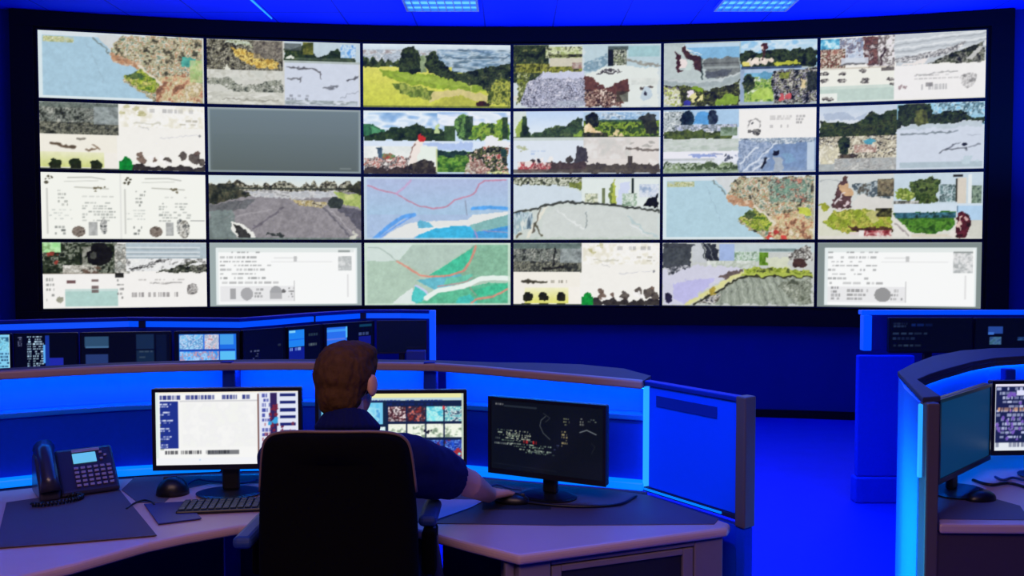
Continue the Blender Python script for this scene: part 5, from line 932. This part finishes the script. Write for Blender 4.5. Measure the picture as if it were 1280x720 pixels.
# back shell from a rounded outline, slightly curved toward the sitter
def outline(s=1.0, ins=0.0):
    zt, zb = 1.128, .52; pts = []
    prof = [(0, zt), (.09, zt - .001), (.145, zt - .008), (.172, zt - .022), (.186, zt - .05), (.195, zt - .12), (.203, zt - .22), (.206, zt - .36), (.2, zt - .5), (.17, zb + .03), (.12, zb), (0, zb - .004)]
    R = curve([(x, 0, z) for x, z in prof], 4)
    R = [(p.x, p.z) for p in R]
    full_ = R + [(-x, z) for x, z in reversed(R[1:-1])]
    c = (0, (zt + zb) / 2)
    return [(x * (1 - ins / .2), c[1] + (z - c[1]) * (1 - ins / .3)) for x, z in full_]
def backshape(name, layers, m, par):
    bm = nb(); rings = []
    for ins, y in layers:
        rings.append([bm.verts.new((x, y - .12 + .9 * x * x + (.05 * ((z - .8) / .3) ** 2 if z < .8 else -.02 * ((z - .8) / .3) ** 2), z)) for x, z in outline(1, ins)])
    n = len(rings[0])
    for a, b in zip(rings, rings[1:]):
        for k in range(n): bm.faces.new((a[k], a[(k + 1) % n], b[(k + 1) % n], b[k]))
    for ring, fl in ((rings[0], 1), (rings[-1], 0)):
        h = (n) // 2                         # bridge the two halves row by row
        for k in range(h):
            i0, i1, j0, j1 = k, k + 1, (n - k) % n, (n - k - 1) % n
            q = []
            for v in (ring[i0], ring[i1], ring[j1], ring[j0]):
                if v not in q: q.append(v)
            if len(q) > 2: bm.faces.new(q)
    return obj(name, bm, m, par, smooth=True)
backshape('backrest', [(.07, -.012), (.03, -.010), (.012, -.004), (.003, .008), (0, .02), (.004, .05), (.02, .065), (.07, .07)], M['chair'], ch)
bm = nb(); pts = [Vector((x, -.12 + .9 * x * x + .022 + (.05 * ((z - .8) / .3) ** 2 if z < .8 else -.02 * ((z - .8) / .3) ** 2), z + .001)) for x, z in outline(1, -.0015)]
pts = pts[-22:] + pts[:23]
tube(bm, pts, .0042, 7); obj('lit_rim', bm, M['lit_rim'], ch, smooth=True)  # brown tube paints the warm light along the top rim of the backrest
bm = nb(); box(bm, -.235, .235, -.02, .42, .44, .53); obj('seat', bm, M['chair'], ch, bevel=.04, seg=4)
for s in (-1, 1):
    bm = nb(); k = .245 if s < 0 else -.213; box(bm, -k - .026, -k + .026, -.085 if s < 0 else .10, .20 if s < 0 else .285, .818, .85); obj('armrest_pad', bm, M['bluepad'], ch, bevel=.014, seg=3)
    bm = nb(); tube(bm, curve([(s * .2, .18, .46), (s * .24, .17, .50), (s * .24, .14, .65), (s * (.25 if s < 0 else .218), .12, .815)], 6), .017, 10); obj('armrest_bracket', bm, M['plastic'], ch, smooth=True)
    bm = nb(); k = -.25 if s < 0 else .218; box(bm, k - .02, k + .02, .08, .17, .69, .816); obj('armrest_sleeve', bm, M['chair'], ch, bevel=.012)
bm = nb(); box(bm, -.035, .035, -.115, .06, .40, .44); box(bm, -.035, .035, -.155, -.12, .40, .62); obj('back_bracket', bm, M['plastic'], ch, bevel=.008)
bm = nb(); lathe(bm, [(.032, .10), (.032, .28), (.02, .285), (.02, .42), (.06, .43), (.06, .439)], 20, (0, .18)); obj('gas_column', bm, M['plastic'], ch)
for k in range(5):
    a = 2 * math.pi * k / 5 + .3; c, s = math.cos(a), math.sin(a)
    bm = nb(); tube(bm, [(.02 * c, .18 + .02 * s, .10), (.16 * c, .18 + .16 * s, .095), (.29 * c, .18 + .29 * s, .075)], [.03, .024, .016], 8); lg = obj('base_leg', bm, M['plastic'], ch, smooth=True)
    bm = nb(); bmesh.ops.create_cone(bm, segments=20, radius1=.028, radius2=.028, depth=.04, cap_ends=True, matrix=Matrix.Translation((.29 * c, .18 + .29 * s, .0285)) @ Matrix.Rotation(a, 4, 'Z') @ Matrix.Rotation(math.pi / 2, 4, 'X'))
    obj('caster', bm, M['bezel'], lg)

# ------------------------------------------------------------------ the operator
def cap_(p0, r0, p1, r1): return ('c', Vector(p0), r0, Vector(p1), r1)
def ell_(c, r, rot=None): return ('e', Vector(c), Vector(r), rot)
def blob(name, prims, vox, m, parent, smooth_n=3, cut=None, tex=None):
    bm = nb()
    for p in prims:
        t = nb()
        if p[0] == 'e':
            bmesh.ops.create_uvsphere(t, u_segments=28, v_segments=18, radius=1)
            R = p[3] or Matrix.Identity(3)
            for v in t.verts: v.co = p[1] + R @ Vector((v.co.x * p[2].x, v.co.y * p[2].y, v.co.z * p[2].z))
        else:
            for c, r in ((p[1], p[2]), (p[3], p[4])): bmesh.ops.create_uvsphere(t, u_segments=18, v_segments=12, radius=r, matrix=Matrix.Translation(c))
            h = bmesh.ops.convex_hull(t, input=t.verts[:]); 
            bmesh.ops.delete(t, geom=list({g for g in h['geom_interior'] + h['geom_unused'] if isinstance(g, bmesh.types.BMVert)}), context='VERTS')
        me = bpy.data.meshes.new('tmp'); t.to_mesh(me); t.free(); bm.from_mesh(me); bpy.data.meshes.remove(me)
    me = bpy.data.meshes.new('tmp'); bm.to_mesh(me); bm.free(); o = bpy.data.objects.new('tmp', me); COL.objects.link(o)
    r = o.modifiers.new('r', 'REMESH'); r.mode = 'VOXEL'; r.voxel_size = vox
    s = o.modifiers.new('s', 'SMOOTH'); s.factor = .5; s.iterations = smooth_n
    dg = bpy.context.evaluated_depsgraph_get(); dg.update()
    ev = bpy.data.meshes.new_from_object(o.evaluated_get(dg)); ev.name = name
    bpy.data.objects.remove(o); bpy.data.meshes.remove(me)
    if cut or tex:
        b2 = nb(); b2.from_mesh(ev)
        if tex:
            b2.normal_update()
            for v in b2.verts: v.co += v.normal * tex(v.co)
        if cut:
            bmesh.ops.delete(b2, geom=[v for v in b2.verts if cut(v.co)], context='VERTS')
        b2.to_mesh(ev); b2.free()
    ev.materials.clear(); ev.materials.append(m)
    for p in ev.polygons: p.use_smooth = True
    return link(bpy.data.objects.new(name, ev), parent)

HC = Vector((-.470, 2.50, 1.215))           # head centre
yaw = Matrix.Rotation(math.radians(-14), 3, 'Z')  # turned a little to the right
def H_(x, y, z): return HC + yaw @ Vector((x, y, z))
shR, elR, wrR = Vector((-.285, 2.50, .995)), Vector((-.135, 2.745, .860)), Vector((-.078, 2.935, .772))
shL, elL, wrL = Vector((-.655, 2.50, .995)), Vector((-.655, 2.73, .84)), Vector((-.60, 2.95, .765))
hipR, hipL = Vector((-.37, 2.50, .60)), Vector((-.55, 2.50, .60)); knR, knL = Vector((-.35, 2.93, .575)), Vector((-.58, 2.93, .575)); anR, anL = Vector((-.36, 3.02, .13)), Vector((-.57, 3.02, .13))
body = [
 ell_(H_(0, .0, .02), (.076, .095, .092), yaw), ell_(H_(0, .045, -.045), (.056, .058, .072), yaw), cap_(H_(0, .06, -.085), .030, H_(0, .075, -.08), .026),   # skull, jaw, chin
 cap_(H_(0, .092, .012), .011, H_(0, .108, -.028), .014), ell_(H_(-.015, .10, -.03), (.008, .009, .007)), ell_(H_(.015, .10, -.03), (.008, .009, .007)),     # nose
 cap_(H_(-.02, .086, -.062), .0075, H_(.02, .086, -.062), .0075), cap_(H_(-.02, .083, -.071), .008, H_(.02, .083, -.071), .008),                            # lips
 cap_(H_(-.045, .082, .028), .009, H_(.045, .082, .028), .009), ell_(H_(-.045, .07, -.02), (.022, .02, .02)), ell_(H_(.045, .07, -.02), (.022, .02, .02)),  # brow, cheeks
 ell_(H_(-.083, -.004, -.008), (.010, .020, .032), yaw @ Matrix.Rotation(.3, 3, 'Z')), ell_(H_(.083, -.004, -.008), (.010, .020, .032), yaw @ Matrix.Rotation(-.3, 3, 'Z')),   # ears
 cap_(H_(0, -.012, -.07), .054, (-.468, 2.475, 1.05), .062), cap_((-.468, 2.475, 1.05), .066, (-.468, 2.48, .98), .08),
 cap_((-.54, 2.48, .94), .10, (-.40, 2.48, .94), .10), cap_((-.52, 2.49, .78), .095, (-.42, 2.49, .78), .095), cap_((-.53, 2.49, .62), .105, (-.39, 2.49, .62), .105), cap_((-.47, 2.48, .94), .11, (-.46, 2.49, .64), .11),
 cap_((-.47, 2.48, 1.0), .07, shR, .056), cap_((-.47, 2.48, 1.0), .07, shL, .056),
 cap_(shR, .055, elR, .041), cap_(elR, .043, wrR, .027), cap_(shL, .055, elL, .041), cap_(elL, .043, wrL, .027),
 cap_(hipR, .09, knR, .062), cap_(hipL, .09, knL, .062), cap_(knR, .06, anR, .038), cap_(knL, .06, anL, .038), cap_(anR, .04, anR + Vector((.01, .14, -.08)), .03), cap_(anL, .04, anL + Vector((-.01, .14, -.08)), .03)]
def hand(w, fwd, right, down, curl):
    """palm, four bent fingers of unequal length, a thumb leaving the side of the palm near its base"""
    f = fwd.normalized(); r = right.normalized(); dn = down.normalized(); out = []
    for q in (-.026, -.009, .009, .025): out.append(cap_(w + f * .012 + r * q * .55, .0155, w + f * .078 + r * q * 1.05, .0125))
    for q, l, rr in ((-.031, .060, .0082), (-.0105, .074, .0088), (.0105, .078, .009), (.031, .070, .0088)):
        a = w + f * .082 + r * q; b = a + (f + dn * curl * .35 + r * q * 2).normalized() * l * .42; c = b + (f * .9 + dn * curl * .9).normalized() * l * .32; d = c + (f * .8 + dn * curl * 1.2).normalized() * l * .26
        out += [cap_(a, rr + .001, b, rr), cap_(b, rr, c, rr - .0006), cap_(c, rr - .0006, d, rr - .0014)]
    return out
def thumb(w, f, side, dn):
    f = f.normalized(); s = side.normalized(); a = w + f * .025 + s * .026; b = a + (f * .6 + s * .75 + dn * .3).normalized() * .034; c = b + (f + s * .1 + dn * .35).normalized() * .026
    return [cap_(w + f * .012 + s * .012, .015, a, .0125), cap_(a, .012, b, .0105), cap_(b, .0105, c, .0088)]
fR = Vector((.06, .10, -.014)); rR = Vector((.10, -.06, 0)); dn = Vector((0, 0, -1))
body += [cap_(wrR, .027, wrR + fR.normalized() * .02, .022)] + hand(wrR, fR, rR, dn, .7) + thumb(wrR, fR, -rR, dn)
fL = Vector((.09, .10, -.016)); rL = Vector((.10, -.09, 0))
body += [cap_(wrL, .027, wrL + fL.normalized() * .02, .022)] + hand(wrL, fL, rL, dn, .5) + thumb(wrL, fL, rL, dn)
person = thing('person', 'person in navy polo seated in the black office chair facing three monitors', 'person', (0, 0, 0))
person.location = (-.46, 2.5, .0)
ORG = Vector((-.46, 2.5, .0))
def rel(prims):
    out = []
    for p in prims:
        q = list(p); q[1] = p[1] - ORG
        if p[0] == 'c': q[3] = p[3] - ORG
        out.append(tuple(q))
    return out
blob('body', rel(body), .0042, M['skin'], person, 3)
def hn(co):
    n = noise.noise(co * 45) * .5 + noise.noise(Vector((co.x * 120, co.y * 120, co.z * 40))) * .5
    return n * .006
from mathutils import noise
hair = [ell_(H_(0, -.008, .026), (.083, .100, .090), yaw), ell_(H_(0, -.040, -.02), (.067, .062, .074), yaw), ell_(H_(.02, .02, .075), (.06, .075, .038), yaw), cap_(H_(-.022, -.05, -.055), .034, H_(.022, -.05, -.055), .034),
        ell_(H_(0, .03, .05), (.080, .07, .062), yaw), cap_(H_(-.078, .012, .0), .008, H_(-.076, .01, -.03), .006), cap_(H_(.078, .012, .0), .008, H_(.076, .01, -.03), .006)]
def hair_cut(co):
    q = yaw.inverted() @ (co + ORG - HC); return q.y > .045 and q.z < .035 + (q.y - .045) * .25 or (q.z < -.012 and q.y > .022)
blob('hair', rel(hair), .005, M['hair'], person, 2, cut=hair_cut, tex=hn)
hemR = shR + (elR - shR) * .60; hemL = shL + (elL - shL) * .80
def fold(co): return noise.noise(co * 14) * .008 + noise.noise(co * 34) * .003
shirt = [cap_((-.54, 2.48, .94), .118, (-.40, 2.48, .94), .118), cap_((-.53, 2.50, .78), .115, (-.41, 2.50, .78), .115), cap_((-.53, 2.50, .62), .125, (-.40, 2.50, .62), .125), cap_((-.47, 2.48, .94), .125, (-.46, 2.5, .62), .125),
  cap_((-.47, 2.475, 1.005), .082, shR, .070), cap_((-.47, 2.475, 1.005), .082, shL, .070), cap_((-.468, 2.474, 1.088), .058, (-.468, 2.476, .98), .10), cap_((-.50, 2.474, 1.035), .068, (-.436, 2.474, 1.035), .068),
  cap_(shR, .069, hemR, .067), cap_(shL, .070, hemL, .070), cap_(shR + Vector((0, 0, -.05)), .06, hemR + Vector((.0, .0, -.012)), .066)]
dR = (elR - shR).normalized(); dL = (elL - shL).normalized()
def scut(co):
    w = co + ORG
    if (w - hemR).dot(dR) > .018 and (w - hemR).length < .13: return True
    if (w - hemL).dot(dL) > .018 and (w - hemL).length < .13: return True
    return (w - Vector((-.468, 2.475, 1.13))).length < .09 and w.z > 1.115 + (w.y - 2.475) * -.35
sh = blob('shirt', rel(shirt), .007, M['shirt'], person, 4, cut=scut, tex=fold)
so = sh.modifiers.new('thickness', 'SOLIDIFY'); so.thickness = .004; so.offset = -1
col = [cap_(Vector((-.462, 2.474, 1.128)) + Vector((math.cos(a) * .054, math.sin(a) * .056, -math.sin(a) * .022)), .008, Vector((-.460, 2.474, 1.09)) + Vector((math.cos(a) * .078, math.sin(a) * .070, -math.sin(a) * .018)), .014) for a in [i * 2 * math.pi / 26 for i in range(26)]]
blob('collar', rel(col), .004, M['shirt'], sh, 2)
tr = [cap_((-.54, 2.50, .60), .118, (-.38, 2.50, .60), .118), cap_(hipR, .105, knR, .078), cap_(hipL, .105, knL, .078), cap_(knR, .076, anR + Vector((0, 0, -.0)), .055), cap_(knL, .076, anL, .055)]
blob('trousers', rel(tr), .008, M['trouser'], person, 3, tex=lambda c: noise.noise(c * 12) * .006)
for s, an in ((1, anR), (-1, anL)):
    a = Vector((an.x, 3.0, .045)); blob('shoe', rel([cap_(a, .046, a + Vector((.01 * s, .19, -.005)), .040), cap_(a + Vector((0, 0, .04)), .045, a + Vector((0, .02, .0)), .044), cap_(a + Vector((.005 * s, .09, -.01)), .048, a + Vector((.01 * s, .17, -.008)), .042)]), .007, M['shoe'], person, 3, tex=None, cut=None)

# ------------------------------------------------------------------ camera and light
cam = bpy.data.cameras.new('camera'); co = bpy.data.objects.new('camera', cam); COL.objects.link(co)
cam.sensor_width = 36; cam.lens = FPX / 1280 * 36; cam.clip_start = .05
co.location = (0, 0, CAMH); co.rotation_euler = (math.pi / 2 - PITCH, 0, 0)
sc = bpy.context.scene; sc.camera = co
def area(name, loc, rot, size, col, e, spread=180):
    l = bpy.data.lights.new(name, 'AREA'); l.shape = 'RECTANGLE'; l.size, l.size_y = size; l.color = col; l.energy = e; l.spread = math.radians(spread)
    o = bpy.data.objects.new(name, l); COL.objects.link(o); o.location = loc; o.rotation_euler = [math.radians(a) for a in rot]; return o
BL = (.0, .12, 1.0)
area('ceiling_blue_front', (.9, 5.2, 3.70), (0, 0, 0), (6, 2.2), BL, 105)
area('ceiling_blue_rear', (0, 1.2, 3.70), (0, 0, 0), (7, 3), BL, 26)
area('added_ceiling_uplight', (1.2, 6.7, 2.3), (180 - 12, 0, 0), (8, .3), BL, 190)  # added lamp hanging free below the ceiling to brighten it
area('aisle_light', (1.0, 4.6, 3.6), (0, 0, 0), (.8, 3), BL, 42, 70)
area('warm_work_light', (-.5, -.6, 3.3), (28, 0, 0), (3, 1.2), (1.0, .62, .50), 62)
area('added_cyan_fill', (.98, 3.0, .45), (0, -82, 0), (.9, .5), (.02, .45, 1.0), 6, 120)  # added fill low in the aisle to brighten the outer end panel
sl = bpy.data.lights.new('added_end_screen_fill', 'SPOT'); sl.energy = 400; sl.color = (.0, .14, 1.0); sl.spot_size = math.radians(15); sl.spot_blend = .9; sl.shadow_soft_size = .05  # added unseen spot that brightens the end screen
so_ = bpy.data.objects.new('added_end_screen_fill', sl); COL.objects.link(so_); so_.location = (-.3, 1.3, 3.5); so_.rotation_euler = (Vector((.62, 3.0, 1.0)) - Vector(so_.location)).to_track_quat('-Z', 'Y').to_euler()
w = bpy.data.worlds.new('world'); sc.world = w; w.use_nodes = True
w.node_tree.nodes['Background'].inputs[0].default_value = (.002, .01, .06, 1); w.node_tree.nodes['Background'].inputs[1].default_value = 1
sc.view_settings.view_transform = 'Standard'; sc.view_settings.look = 'None'; sc.view_settings.exposure = 0; sc.view_settings.gamma = 1; sc.view_settings.use_curve_mapping = False
sc.cycles.use_denoising = True
sc.cycles.max_bounces = 6; sc.cycles.diffuse_bounces = 3; sc.cycles.glossy_bounces = 3
